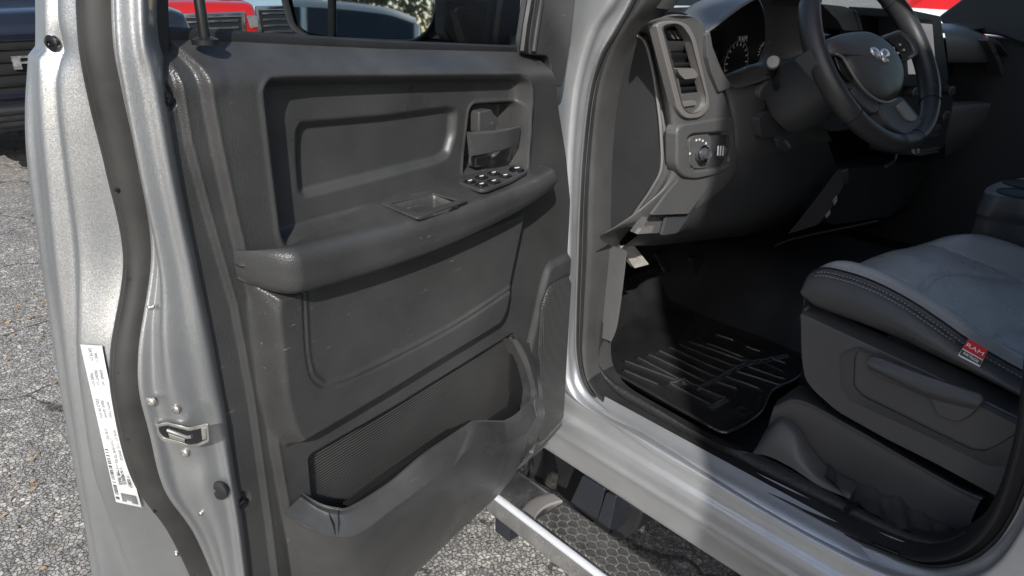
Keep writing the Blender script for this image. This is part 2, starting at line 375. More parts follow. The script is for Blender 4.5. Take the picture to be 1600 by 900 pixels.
M['zinc'] = mat('dull_zinc', (.36,.35,.32), .45, metal=.7, vary=.3, vscale=90)
# ---- screws, plugs and the latch in the jamb
def jamb_at(px, py):
    """where the sight line meets the jamb surface"""
    d = nrm(ray(px, py)); q = A.reshape(-1, 3)-CAM; t = q@d; e = np.linalg.norm(q-np.outer(t, d), axis=1); i = np.argsort(e)[:6]
    i = i[np.argmin(t[i])]; return CAM+d*t[i]
def bolt(px, py, r, mat_, name, nrm_=None, pos=None, par_=door):
    p = jamb_at(px, py) if pos is None else pos; a = nrm(DD+DN*.35) if nrm_ is None else nrm_
    g = G().lathe(p, a, [(r*1.2,-.003),(r*1.2,.0008),(r*1.05,.0016),(r*.80,.0024),(r*.45,.0027),(r*.40,.0012),(0,.001)], 20)
    return g.mk(name, mat_, par_)
bolt(80, 68, .0075, M['pgloss'], 'jamb_screw')
bolt(341, 767, .0115, M['rubber_dark'], 'rubber_bumper')
for p in ((235,628),(274,640),(288,708)): bolt(*p, .0048, M['zinc'], 'latch_screw')
for p in ((234,480),(314,802),(276,866)): bolt(*p, .0026, M['steel'], 'weld_stud')
lp = jamb_at(285, 676)+DD*.003; lpl = (lp, nrm(DD*.9+DN*.45))
outer = on(lpl, rp([(243,663),(262,659),(296,668),(312,664),(326,660),(329,688),(310,697),(296,699),(280,693),(255,688),(246,676)], 4, 3))
inner = on(lpl, rp([(249,666),(263,663),(297,672),(312,669),(323,666),(325,685),(310,692),(296,694),(281,688),(258,683),(251,675)], 3, 3))
g = G().frame(outer, inner, lpl[1]*.0022); latch = g.mk('door_latch', M['steel'], door, bevel=.0006, seg=2)
G().prism(inner, lpl[1]*.0004).mk('latch_opening', M['black'], latch)  # flat black plate draws the dark of the latch hole
g = G()
g.tube(on((lp+lpl[1]*.002, lpl[1]), [(262,672),(292,683),(300,682)]), .0026, 8)
g.prism(on((lp+lpl[1]*.001, lpl[1]), [(264,676),(290,685),(290,690),(266,683)]), lpl[1]*.002)
g.prism(on((lp+lpl[1]*.001, lpl[1]), [(316,668),(323,667),(324,684),(318,686)]), lpl[1]*.003)
g.mk('latch_claw', M['steel'], latch, bevel=.0005)

# ---- certification sticker on the jamb
sp = []
for t in np.linspace(0, 1, 30):
    a = np.array((131+(186-131)*t, 536+(781-536)*t)); b = np.array((165+(226-165)*t**1.15, 538+(790-538)*t))
    sp.append([jamb_at(*(a+(b-a)*s)) for s in np.linspace(0, 1, 7)])
sp = np.array(sp)
# fit a gently curved sheet a hair above the paint
cs = np.array([[np.polyval(np.polyfit(np.linspace(0,1,30), sp[:, j, k], 3), t) for k in range(3)] for j in (0, 3, 6) for t in np.linspace(0, 1, 30)]).reshape(3, 30, 3)
off = nrm(DD+DN*.15)*.0045
sheet = np.stack([keyed(cs[:, i], 9) for i in range(30)])+off
label_o = G().grid(sheet).mk('sticker', M['label'], door, sharp=0)
def on_sheet(t, s, h=.0006):
    i = t*29; j = s*8; a, b = int(min(28, i)), int(min(7, j)); f, e = i-a, j-b
    return (sheet[a, b]*(1-f)*(1-e)+sheet[a+1, b]*f*(1-e)+sheet[a, b+1]*(1-f)*e+sheet[a+1, b+1]*f*e)+off/np.linalg.norm(off)*h
xd = sheet[29, 4]-sheet[0, 4]; yd = sheet[15, 8]-sheet[15, 0]
def sticker_text(body, t, s, size, m_=M['grey_ink'], sx=1):
    text(body, on_sheet(t, s), xd, yd, size, m_, label_o, 'sticker_text', ext=.0002, sx=sx)
for t, s, b in ((.08,.62,'MFD BY'),(.08,.40,'DATE OF MFR'),(.22,.70,'GVWR 10000 LB'),(.22,.45,'FRONT GAWR'),(.22,.22,'TIRES RIMS'),(.40,.70,'WITH TIRES'),(.40,.45,'REAR GAWR'),(.40,.22,'COLD PSI KPA'),(.56,.7,'RIMS AT'),(.56,.3,'3195 KG'),(.66,.7,'THIS VEHICLE'),(.66,.45,'CONFORMS TO ALL')): sticker_text(b, t, s, .0044)
sticker_text('MDH: 052817', .83, .78, .0056, M['ink'], .8); sticker_text('MADE IN MEXICO', .80, .56, .0054, M['ink'], .8); sticker_text('VEHICLE TYPE: TRUCK', .80, .38, .0052, M['ink'], .75)
g = G()
for i in range(34):
    if rng.random() < .72:
        t0 = .66+.32*i/34; wd = .32/34*(.35+.5*rng.random())
        g.add([on_sheet(t0, .06), on_sheet(t0+wd, .06), on_sheet(t0+wd, .2), on_sheet(t0, .2)], [(0, 1, 2, 3)])
for i in range(12):
    t0 = .93+.055*(i/12); g.add([on_sheet(t0, .3), on_sheet(t0+.003, .3), on_sheet(t0+.003, .92), on_sheet(t0, .92)], [(0, 1, 2, 3)])
g.mk('bar_code', M['ink'], label_o, smooth=False)

# ---- trim panel relief (a height field over the door plane)
def U(pts, w=0.): return np.array([duz(x, y, w) for x, y in pts])
step = .0022
us = np.arange(.02, .90, step); zs = np.arange(.52, 1.57, step)
UU, ZZ = np.meshgrid(us, zs); Wt = np.zeros_like(UU)
eL = U([(226,-40),(228,60),(246,130),(272,280),(303,430),(325,540),(343,640),(360,740),(375,830),(390,930)], .012)
eL = np.vstack([eL, [eL[-1, 0]+.004, .50]])
def curve_u(P): i = np.argsort(P[:, 1]); return np.interp(ZZ, P[i, 1], P[i, 0])
lineA = U([(264,20),(270,62),(283,140),(297,225),(325,330),(345,400),(368,480),(396,634),(408,720),(422,820),(432,900)], .01)
lineB = U([(286,20),(296,66),(313,110),(335,225),(358,330),(375,400),(399,480),(427,704),(441,780),(456,860),(466,930)], .015)
lineA = np.vstack([lineA, [lineA[-1, 0]-.005, .50]]); lineB = np.vstack([lineB, [lineB[-1, 0]-.01, .50]])
sA = curve_u(lineA)-UU; sB = curve_u(lineB)-UU
Wt += .007*sstep(sA, -.001, .004)+.0010*np.exp(-((sA-.003)/.003)**2)
Wt += .011*sstep(sB, -.001, .007)+.0012*np.exp(-((sB-.006)/.004)**2)
# top roll-over
topP = U([(200,50),(240,58),(330,59),(600,72),(820,78),(862,84),(900,92)], -.030)
ztop = np.interp(UU, topP[::-1, 0], topP[::-1, 1]); tt = ztop-ZZ
Wt -= .055*(1-sstep(tt, -.008, .055))**1.6
# boss round the lock rod
cb = duz(332, 85, .02); Wt += .003*sstep(-np.sqrt((UU-cb[0])**2+((ZZ-cb[1])*.5)**2), -.026, -.010)*sstep(tt, -.01, .03)*sstep(sB, .0, .012)
# upper recess
R1 = rp(U([(416,140),(428,123),(470,120),(822,117),(834,124),(835,150),(828,275),(760,310),(600,345),(452,390),(443,370),(430,262)], .024), .012)
d1 = sdf(UU, ZZ, R1); Wt -= .030*sstep(-d1, -.001, .017); Wt += .0022*np.exp(-((d1-.003)/.0035)**2)
# wide sloping right-hand wall of the recess
rw = duz(832, 200, .02)[0]; k = sstep(UU-rw, .034, .0)*sstep(-d1, .0, .003); Wt += .012*k
R2 = rp(U([(466,204),(474,190),(600,180),(706,166),(720,172),(718,212),(708,246),(690,257),(480,312),(470,302),(466,250)], -.006), .010)
d2 = sdf(UU, ZZ, R2); Wt -= .011*sstep(-d2, -.001, .012)
# pocket for the inside handle
R3 = rp(U([(738,172),(744,164),(803,160),(806,166),(797,252),(788,258),(728,272),(730,240)], -.006), .006)
d3 = sdf(UU, ZZ, R3); Wt -= .030*sstep(-d3, -.001, .006); Wt += .0022*np.exp(-((d3-.0035)/.002)**2)
# bolster below the armrest
B1 = rp(U([(424,455),(422,500),(438,640),(452,690),(470,712),(484,706),(600,636),(790,516),(803,490),(838,320),(700,370)], .052), [.01,.01,.02,.02,.02,.02,.01,.03,.03,.01,.01])
d4 = sdf(UU, ZZ, B1); Wt += .030*sstep(-d4, -.002, .020)
gl = U([(478,440),(484,560),(492,592),(512,606),(545,598),(700,520),(818,443)], .052); dl = ldist(UU, ZZ, catmull(gl, 120)); Wt -= .0028*np.exp(-(dl/.0028)**2)
gi = rp(U([(478,440),(484,560),(492,592),(512,606),(545,598),(700,520),(818,443),(835,320),(640,340)], .052), .005); dgi = sdf(UU, ZZ, gi); Wt -= .004*sstep(-dgi, .0, .010)
gl = U([(826,345),(806,430),(795,500)], .05); dl = ldist(UU, ZZ, gl); Wt -= .002*np.exp(-(dl/.0035)**2)
# storage pocket back (ribbed), lower
P1 = rp(U([(468,704),(474,770),(500,830),(560,860),(700,800),(815,700),(826,640),(822,600),(806,552),(788,516),(600,630)], -.004), .006)
d5 = sdf(UU, ZZ, P1); Wt -= (.013*sstep(-d5, -.002, .004))
# raised right-hand border with the speaker grille
S0 = rp(U([(812,560),(838,446),(848,410),(880,395),(930,380),(930,720),(800,720),(826,640)], .01), .02)
d6 = sdf(UU, ZZ, S0); Wt += .010*sstep(-d6, -.004, .012)
S1 = rp(U([(843,478),(853,448),(884,431),(894,462),(894,600),(872,655),(840,690),(822,660),(834,610)], .02), .012)
d7 = sdf(UU, ZZ, S1); Wt -= .004*np.exp(-((d7-.003)/.003)**2); Wt += .004*sstep(-d7, .0, .004)
# hinge edge rolls away
Rh = U([(868,60),(872,150),(886,240),(894,330),(896,440),(897,600),(880,655),(850,690),(800,740),(745,790),(690,838),(610,908)], .01)
OUT = np.vstack([eL, [[.45, .545]], [[.2, .565]], Rh[::-1][2:], [[Rh[0,0]-.0, 1.56]], [[eL[0,0], 1.60]]])
dO = sdf(UU, ZZ, OUT)
Wt -= .024*(1-sstep(-dO, 0, .020))**2*(UU < .6)
Wt -= .006*(1-sstep(-dO, 0, .006))**2
# stitching of scuffs: the faint waviness of a moulded panel
Wt += .0006*np.sin(UU*17+2)*np.sin(ZZ*13)
# small screws' countersinks
for px, py in ((262,156),(382,790)):
    q = duz(px, py, .01); d = np.hypot(UU-q[0], (ZZ-q[1])); Wt -= .007*sstep(-d, -.017, -.012)
PT = UU[..., None]*DD+Wt[..., None]*DN+ZZ[..., None]*V3(0, 0, 1)
du = np.gradient(PT, axis=1); dz = np.gradient(PT, axis=0); NV = np.cross(du, dz); NV /= np.linalg.norm(NV, axis=2, keepdims=True)
if (NV[200, 200]@DN) < 0: NV = -NV
ins = (dO < 0) & (tt > -.001)
gu_, gz_ = np.gradient(dO, axis=1)/step, np.gradient(dO, axis=0)/step; gl_ = np.maximum(1e-6, np.hypot(gu_, gz_)); out_ = (dO > 0) & (dO < 2*step)
ZT = ztop+.001; cl_ = (ZZ > ZT)
UU = np.where(out_, UU-dO*gu_/gl_, UU); ZZ = np.where(out_, ZZ-dO*gz_/gl_, ZZ); ZZ = np.where(cl_, ZT, ZZ)
PT = UU[..., None]*DD+Wt[..., None]*DN+ZZ[..., None]*V3(0, 0, 1)
cell = ins[:-1, :-1] | ins[1:, :-1] | ins[:-1, 1:] | ins[1:, 1:]
ar_ = np.linalg.norm(np.cross(PT[1:, 1:]-PT[:-1, :-1], PT[1:, :-1]-PT[:-1, 1:]), axis=2); cell &= ar_ > 1e-8
def cellmin(a): return (a[:-1, :-1]+a[1:, 1:])/2
lab = np.zeros(cell.shape, int)
lab[cellmin(d1) < 0] = 1; lab[cellmin(d3) < 0] = 2; lab[(cellmin(d4) < .0)] = 3; lab[(cellmin(d5) < -.001) & (cellmin(d4) > .002)] = 4; lab[cellmin(d7) < 0] = 5
def sheet_part(k, name, mt, parent):
    i, j = np.where(cell & (lab == k)); nc = len(us)
    f = np.stack([i*nc+j, i*nc+j+1, (i+1)*nc+j+1, (i+1)*nc+j], 1)
    ids, inv = np.unique(f, return_inverse=True); f = inv.reshape(-1, 4)
    v = PT.reshape(-1, 3)[ids]; nn = NV.reshape(-1, 3)[ids]
    a, b, c = v[f[0, 0]], v[f[0, 1]], v[f[0, 2]]
    if np.cross(b-a, c-a)@DN < 0: f = f[:, ::-1]
    me = bpy.data.meshes.new(name); me.from_pydata(v.tolist(), [], f.tolist()); me.materials.append(mt)
    me.polygons.foreach_set('use_smooth', [True]*len(me.polygons)); me.update()
    me.normals_split_custom_set_from_vertices(nn.tolist())
    o = bpy.data.objects.new(name, me); COL.objects.link(o); par(o, parent); return o
sheet_part(0, 'trim_panel', M['panel'], door)
sheet_part(1, 'upper_insert', M['panel_fine'], door)
sheet_part(2, 'handle_cup', M['panel_fine'], door)
sheet_part(3, 'bolster', M['panel_soft'], door)
sheet_part(4, 'pocket_back', M['rib'], door)
sheet_part(5, 'speaker_grille', M['mesh'], door)
for px, py in ((262,156),(382,790)): bolt(0, 0, .0062, M['screw'], 'trim_screw', DN, dpt(*[duz(px, py, .006)[0], .002, duz(px, py, .006)[1]]))

# ---- map pocket front wall
def upw(ws, pts): return np.array([hit(x, y, Dw(w)) for w, (x, y) in zip(ws, pts)])
wO = [.022,.030,.045,.062,.074,.080,.083,.083,.083,.083,.083,.080,.074,.066,.056,.040]
rimO = upw(wO, [(470,776),(482,784),(500,795),(524,803),(552,799),(610,765),(664,722),(726,681),(746,668),(790,668),(812,655),(834,634),(836,610),(830,580),(822,556),(806,530)])
rimI = upw(np.array(wO)-.006, [(470,771),(483,780),(501,790),(524,796),(548,794),(606,758),(660,713),(722,671),(742,660),(788,660),(806,650),(827,628),(829,610),(823,582),(815,560),(800,530)])
wL = [.024,.034,.054,.076,.090,.096,.098,.098,.098,.098,.096,.090,.082,.072,.062,.046]
ledge = upw(wL, [(443,802),(462,813),(488,828),(524,839),(560,834),(616,794),(668,756),(708,728),(736,700),(792,690),(822,676),(838,652),(842,625),(840,600),(836,575),(812,535)])
mid = np.array([p-DN*.004-V3(0, 0, .05) for p in ledge])
mid[:3] = ledge[:3]-V3(0, 0, .05)+DN*np.array([[.0],[.002],[.0]])
mid[-5:] = ledge[-5:]-DN*.02+(-DD)*.012-V3(0,0,.004)
bu = np.linspace(ledge[0]@DD, .075, 16); bot = np.array([dpt(u, .030, np.interp(u, [.07, .2, .49, .8], [.632, .600, .572, .55])) for u in bu])
bot[-4:] = [dpt(.075, .02, z) for z in (.65, .72, .79, .85)]
low = bot*.45+mid*.55+DN*.012; low[-4:] = bot[-4:]*.5+mid[-4:]*.5
for i_, f_ in ((0, .0), (1, .35), (2, .75)): low[i_] -= DN*((low[i_]@DN)*(1-f_)-.024*(1-f_)); bot[i_] -= DN*((bot[i_]@DN)-.02)
inner_low = rimI-V3(0, 0, .10)-DN*.012; inner_low[-4:] = rimI[-4:]-DN*.03
def kink(P, ids, f=.16):
    out = []
    for i, p in enumerate(P):
        if i in ids: out += [p*(1-f)+P[i-1]*f, p, p*(1-f)+P[i+1]*f]
        else: out.append(p)
    return np.array(out)
rowsP_ = [inner_low, rimI-V3(0,0,.004)-DN*.001, rimI, rimO, rimO*.85+ledge*.15, rimO*.15+ledge*.85, ledge, ledge*.9+mid*.1, mid, low, bot, bot-DN*.04]
rowsP = [kink(np.array(r_), (7, 9, 11)) for r_ in rowsP_]
G().grid(loft(rowsP, 230, 4, keys=True)).mk('map_pocket', M['panel_fine'], door, sharp=0)
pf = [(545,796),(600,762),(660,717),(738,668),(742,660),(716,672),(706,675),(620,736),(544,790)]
G().prism(up(.052, pf), -DN*.012).mk('pocket_floor', M['black'], door, smooth=False)  # black plates stand for the shade inside the pocket, not a moulded floor
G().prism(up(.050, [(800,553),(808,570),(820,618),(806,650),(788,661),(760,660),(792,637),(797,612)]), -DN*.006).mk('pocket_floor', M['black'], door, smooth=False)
# scuff notch on the pocket edge
G().tube(up(.080, [(512,800),(515,809),(519,818),(522,834)])+DN*.003, [.0006,.0016,.0018,.0006], 6).mk('scuff', M['black'], door)

# ---- armrest (swept section with cup and switch plate)
zf = U([(388,404),(450,390),(600,356),(735,316),(832,284),(858,272)], .078)
zb = U([(440,385),(560,324),(640,301),(724,277),(800,262),(850,258)], -.004)
zo = U([(402,470),(470,466),(600,427),(749,358),(840,316),(857,306)], .076)
def lin(P, u): p = np.polyfit(P[:, 0], P[:, 1], 2); return np.polyval(p, u)
u0, u1 = .766, .128
na = 420; uu = np.linspace(u0, u1, na)
p0, p1, p2 = [dpt(u, w, f(u)) for u, w, f in ((.6, .064, lambda u: lin(zf, u)), (.12, .060, lambda u: lin(zf, u)), (.3, -.01, lambda u: lin(zb, u)))]
an_ = nrm(np.cross(p1-p0, p2-p0)); an_ = an_ if an_[2] > 0 else -an_
cup = rp([hit(x, y, (p0, an_))@np.stack([DD, DN], 1) for x, y in ((606,320),(678,304),(720,316),(652,338))], .006)
ARM = []
prof_n = 150
for u in uu:
    e = min(1, max(0, (u0-u)/.040)); e = math.sqrt(max(0, 1-(1-e)**2)); e2 = min(1, max(0, (u-u1)/.045)); e2 = math.sqrt(max(0, 1-(1-e2)**2))
    ff = max(.0, e*e2)
    wmax = .086-.012*sstep(np.array(u), .3, .05)
    a, b, c = lin(zb, u), lin(zf, u), lin(zo, u)
    hh = b-c; b2 = c+hh*(.5+.5*min(1, .25+.75*ff)); c2 = c+hh*.30*(1-ff)
    w1 = -.02+(wmax+.02)*(.10+.90*ff)
    pts = [(-.03, a), (w1*.35, a*.65+b2*.35), (w1-.018, b2), (w1-.009, b2-.0015), (w1-.003, b2-.006), (w1, b2-.014), (w1, (b2+c2)/2), (w1-.001, c2+.016), (w1-.006, c2+.006), (w1-.016, c2), (w1*.5, c2-.002), (-.03, c2-.004)]
    q = keyed(poly(np.array(pts), 40), prof_n, False)
    q = catmull(np.array(pts), prof_n)
    ARM.append([dpt(u, w, z) for w, z in q])
ARM = np.array(ARM); Pa = ARM.reshape(-1, 3); au, aw = Pa@DD, Pa@DN
dc = sdf(au, aw, cup); topmask = Pa[:, 2] > np.array([lin(zo, u) for u in au])+.025
Pa[:, 2] -= np.where(topmask, .045*sstep(-dc, -.0005, .006), 0)
ARM = Pa.reshape(ARM.shape)
armrest = G().grid(ARM).mk('armrest', M['panel_soft'], door, sharp=0)
def top_z(u): return lin(zb, u)*.5+lin(zf, u)*.5
def arm_pl(h=.0): # the armrest's sloping top as a plane
    p0, p1, p2 = [dpt(u, w, f(u)) for u, w, f in ((.6, .064, lambda u: lin(zf, u)), (.12, .060, lambda u: lin(zf, u)), (.3, -.01, lambda u: lin(zb, u)))]
    n = nrm(np.cross(p1-p0, p2-p0)); n = n if n[2] > 0 else -n; return (p0+n*h, n)
ap = arm_pl()
G().frame(on(arm_pl(-.001), rp([(594,320),(680,297),(732,315),(652,344)], 5)), on(arm_pl(-.001), rp([(610,320),(677,305),(716,316),(652,335)], 4)), ap[1]*.0035).mk('grip_frame', M['panel_fine'], armrest, bevel=.001)
swp = G().prism(on(arm_pl(-.002), rp([(714,289),(740,279),(800,261),(814,262),(826,271),(800,286),(762,301),(750,302)], 5)), ap[1]*.006).mk('switch_plate', M['panel_fine'], armrest, bevel=.0015)
e1 = nrm(hit(808, 268, ap)-hit(735, 288, ap)); e2 = np.cross(ap[1], e1)
for px, py, sx, sy in ((734,289,.016,.015),(752,294,.018,.015),(752,282,.018,.016),(771,289,.018,.017),(771,276,.018,.016),(789,280,.018,.016)):
    c = hit(px, py, ap)+ap[1]*.0045; g = G(); g.box(c, (sx, sy, .006), [e1, e2, ap[1]])
    b = g.mk('window_switch', M['pgloss'], armrest, bevel=.002)
    g = G(); q = c+ap[1]*.0034
    g.prism([q+e1*a*.0042+e2*d*.003 for a, d in ((-1,-.6),(0,-1),(1,-.6),(1,.4),(-1,.4))], ap[1]*.0003); g.mk('switch_symbol', M['white'], b, smooth=False)
c = hit(807, 270, ap)+ap[1]*.004; G().lathe(c, ap[1], [(.0135,-.003),(.0135,.002),(.011,.0045),(.004,.005),(0,.0046)], 24).mk('mirror_knob', M['pgloss'], armrest)
G().prism(rp([c+e1*a+e2*b_+ap[1]*.0049 for a, b_ in ((-.005,-.002),(.005,-.003),(.006,.002),(-.004,.003))], .001), ap[1]*.0003).mk('switch_symbol', M['white'], armrest, smooth=False)

# ---- inside handle and lock knob
hz = lambda pts, w: up(w, pts)
hb = hz([(731,206),(812,196),(808,226),(735,245)], .012)
g = G(); nseg = 16; R = []
for t in np.linspace(0, 1, nseg):
    a = hb[0]*(1-t)+hb[1]*t; b = hb[3]*(1-t)+hb[2]*t; bow = DN*(.002+.012*math.sin(math.pi*min(1, t*.9+.08)))
    th_ = .010; m_ = (a+b)/2; R.append([a*.88+m_*.12+bow, a*.97+m_*.03+bow-DN*.003, a+bow-DN*th_*.8, b+bow-DN*th_*.8, b*.97+m_*.03+bow-DN*.003, b*.88+m_*.12+bow])
R = np.array(R); g.grid(R, cv=True); g.add(R[0], [tuple(range(6))]); g.add(R[-1], [tuple(range(6))])
g.mk('door_handle', M['panel_fine'], door, bevel=.0016, sharp=0)
G().prism(hz(rp([(734,172),(754,168),(762,184),(760,204),(734,206)], 4), -.022), DN*.020).mk('lock_lever', M['panel_fine'], door, bevel=.003)
G().lathe(hit(764, 190, Dw(-.012)), DN+DD*.4, [(.014,-.006),(.014,.004),(.011,.007),(0,.008)], 24).mk('lock_knob', M['panel_fine'], door)
G().prism(hz(rp([(731,243),(756,239),(754,256),(730,260)], 5), -.022), DN*.018).mk('lever_pivot', M['panel_fine'], door, bevel=.003)

# ---- lock rod standing up out of the belt line
q = duz(321, 57, -.002); rod = dpt(q[0], -.004, q[1]-.004)
G().lathe(rod, V3(0, 0, 1), [(.014,-.004),(.014,.001),(.0095,.003),(.0058,.0035),(.0058,.050),(.0052,.0515),(.0052,.0535),(.0058,.055),(.0058,.060),(.0052,.0615),(.0052,.0635),(.0058,.065),(.0058,.074),(.004,.078),(0,.079)], 20).mk('lock_rod', M['screw'], door)

# ---- window frame, sail panel and glass
def uz(pts, w): return [dpt(u, w, z) for u, z in pts]
a0 = duz(231, 58, -.03); a1 = duz(256, 58, -.03); b0 = duz(231, -30, -.03); b1 = duz(254, -30, -.03)
def ext(a, b, z): t = (z-a[1])/(b[1]-a[1]); return (a[0]+(b[0]-a[0])*t, z)
fr = G()
z1 = 1.93
fr.prism(uz([(a0[0], a0[1]-.03), (a1[0], a1[1]-.03), ext(a1, b1, z1), ext(a0, b0, z1)], -.10), DN*.075)
fr.prism(uz([(a0[0], z1-.02), (a0[0], z1+.03), (.32, z1+.03), (.33, z1-.02)], -.10), DN*.075)
fr.mk('window_frame', M['rubber_dark'], door, bevel=.004)
G().prism(uz([(ext(a0,b0,1.5)[0]+.03, 1.44), (a0[0]+.002, 1.44), (ext(a0, b0, z1)[0]+.002, z1+.035), (ext(a0, b0, z1)[0]+.03, z1+.04)], -.12), DN*.085).mk('frame_post', M['silver'], door, bevel=.004)
sail = hz(rp([(828,86),(826,66),(836,0),(846,-60),(905,-60),(899,0),(894,50),(885,110),(880,137),(863,134),(861,100),(856,88)], 5), -.002)
sail_o = G().prism(sail, -DN*.03).mk('sail_panel', M['panel_fine'], door, bevel=.004)
g = G().tube(hz([(852,-60),(846,0),(838,50),(834,80)], .004), .004, 8); g.mk('sail_rib', M['panel_fine'], sail_o)
G().tube(hz([(844,-60),(831,0),(824,40),(819,80)], -.01), .007, 8, ry=.012).mk('glass_run', M['rubber_dark'], door)
bl = up(-.035, [(256,57),(330,60),(600,74),(822,81)]); G().tube(bl, .006, 8, ry=.01).mk('belt_strip', M['rubber_dark'], door)
gl0 = duz(826, 82, -.05); gl1 = duz(250, 62, -.05); gt = duz(838, 0, -.05)
G().add(uz([(gl1[0], gl1[1]-.03), (gl0[0]-.01, gl0[1]-.03), ext(gl0, gt, 1.60), (.33, z1), (ext(a1, b1, z1)[0], z1)], -.05), [(0, 1, 2, 3, 4)]).mk('window_glass', M['glass'], door, smooth=False)

# ---- towing mirror on the outside of the door
MC = hit(572, 20, Dw(-.34)); din = nrm(MC-CAM); dout = nrm(V3(-.06, 1, .045)); MN = nrm(dout-din)
mr = nrm(np.cross(V3(0, 0, 1), MN)); mr = mr if mr@CR > 0 else -mr; mu_ = nrm(np.cross(mr, MN)); mu_ = mu_ if mu_[2] > 0 else -mu_
mp = (MC, MN)
hs = on(mp, rp([(441,-170),(443,0),(455,44),(476,58),(560,63),(655,66),(680,46),(689,10),(692,-170)], [20,8,14,14,6,16,20,10,20]))
g = G(); cen_ = hs.mean(0); Rr = [hs+MN*.006, hs+MN*.012, hs*.99+cen_*.01+MN*.014]
Rr = [cen_+(hs-cen_)*s+MN*h for s, h in ((.93,.002),(.955,.010),(.975,.013),(.995,.010),(1.0,.0),(.99,-.05),(.90,-.10),(.70,-.135))]
g.grid(Rr, cv=True); g.add(Rr[-1], [tuple(range(len(hs)))]); 
mirror = g.mk('side_mirror', M['rubber_dark'], door, sharp=50)
mpp = (MC+MN*.004, MN)
G().prism(on(mpp, rp([(524,-160),(525,56),(560,59),(650,61),(672,44),(682,8),(683,-160)], [6,5,2,14,16,8,14])), MN*.001).mk('mirror_glass', M['mirror'], mirror, smooth=False)
G().prism(on(mpp, rp([(455,-160),(457,0),(466,38),(482,52),(514,56),(514,-160)], [10,5,12,12,3,5])), MN*.001).mk('mirror_glass', M['mirror'], mirror, smooth=False)
G().prism(on(mpp, [(515,-165),(515,60),(524,60),(523,-165)]), MN*.008).mk('mirror_divider', M['rubber_dark'], mirror, bevel=.002)
g = G()
g.prism(up(-.17, rp([(702,-70),(696,50),(708,68),(812,76),(818,-70)], 8)), -DN*.03)
for zz in (1.44, 1.60): g.tube([dpt(.14, -.18, zz), dpt(.16, -.26, zz), MC-MN*.10+V3(0,0,zz-1.54)], .022, 10)
g.mk('mirror_arm', M['rubber_dark'], door, bevel=.006)
# ================================================================ body side: door opening, rocker, fender, cab
ra = [(985,-60),(962,0),(930,50),(906,125),(895,212),(891,300),(889,400),(886,500),(886,560),(895,606),(928,640),(1010,686),(1100,739),(1200,798),(1290,848),(1370,888),(1440,908),(1500,906),(1550,884),(1590,835),(1630,750),(1660,600),(1680,400),(1690,200)]
rb = [(1008,-60),(985,0),(958,50),(934,92),(919,146),(909,230),(904,310),(901,400),(898,500),(899,556),(909,600),(936,634),(969,660),(1080,722),(1200,780),(1312,838),(1377,866),(1440,888),(1490,887),(1535,868),(1575,825),(1610,745),(1635,600),(1668,200)]
rcx = [(1030,-60),(1006,0),(976,50),(954,92),(938,146),(928,230),(922,310),(919,400),(915,500),(914,552),(924,596),(951,630),(996,658),(1088,710),(1205,766),(1316,824),(1385,853),(1440,873),(1485,871),(1526,852),(1562,812),(1592,735),(1618,600),(1645,200)]
rd = [(1062,-60),(1032,0),(1000,40),(975,88),(959,146),(950,230),(947,310),(945,390),(935,500),(932,545),(936,582),(958,614),(1003,643),(1090,692),(1205,750),(1320,806),(1385,836),(1435,852),(1475,850),(1508,835),(1540,800),(1572,730),(1597,600),(1625,200)]
def ext_ring(P):
    P = np.array(P); return P
A0, B0, C0, D0 = on(Y(-.012), ra), on(Y(-.040), rb), on(Y(-.055), rcx), on(Y(-.085), rd)
cc = V3(-.45, 0, 1.25)
O0 = A0+(A0-cc)*V3(.10, 0, .02); O0[:, 1] = -.002; O0[:11] = A0[:11]+V3(.16, -.02, 0)
O1 = A0*.85+O0*.15; O1[:, 1] = -.004
ring = [O0, O1, A0, A0*.92+B0*.08-V3(0, .010, 0), A0*.15+B0*.85-V3(0, .004, 0), B0, B0*.9+C0*.1-V3(0, .02, 0), C0-V3(0, .03, 0)]
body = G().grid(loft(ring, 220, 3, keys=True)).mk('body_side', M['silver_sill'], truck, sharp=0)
# door-opening weatherstrip
s0 = B0*.35+C0*.65
n = 240
k0, k1 = keyed(C0, n), keyed(D0, n); bb_ = keyed(B0, n)
R = [bb_*.85+k0*.15-V3(0,.014,0), bb_*.6+k0*.4-V3(0,.004,0), k0*.98+k1*.02+V3(0,.003,0), k0*.86+k1*.14+V3(0,.015,0), k0*.6+k1*.4+V3(0,.022,0), k0*.3+k1*.7+V3(0,.020,0), k0*.06+k1*.94+V3(0,.008,0), k1-V3(0,.010,0), k1-V3(0,.05,0)]
M['pillar_seal'] = mat('grey_weatherstrip', (.055, .0545, .0535), .42, grain=900, gdist=.0001, vary=.15, vscale=10, dust=.15)
R = np.array(R); cut = int(n*10/23)
G().grid(R[:, :cut+1]).mk('weatherstrip', M['pillar_seal'], body, sharp=0); G().grid(R[:, cut:]).mk('weatherstrip', M['rubber_dark'], body, sharp=0)  # one rubber in two tones: pillar sun and sill shade kept in the colour
# thin dark lip between paint and weatherstrip
G().tube(bb_*.80+k0*.20+V3(0,-.004,0), .0035, 8).mk('seal_lip', M['rubber_dark'], body)
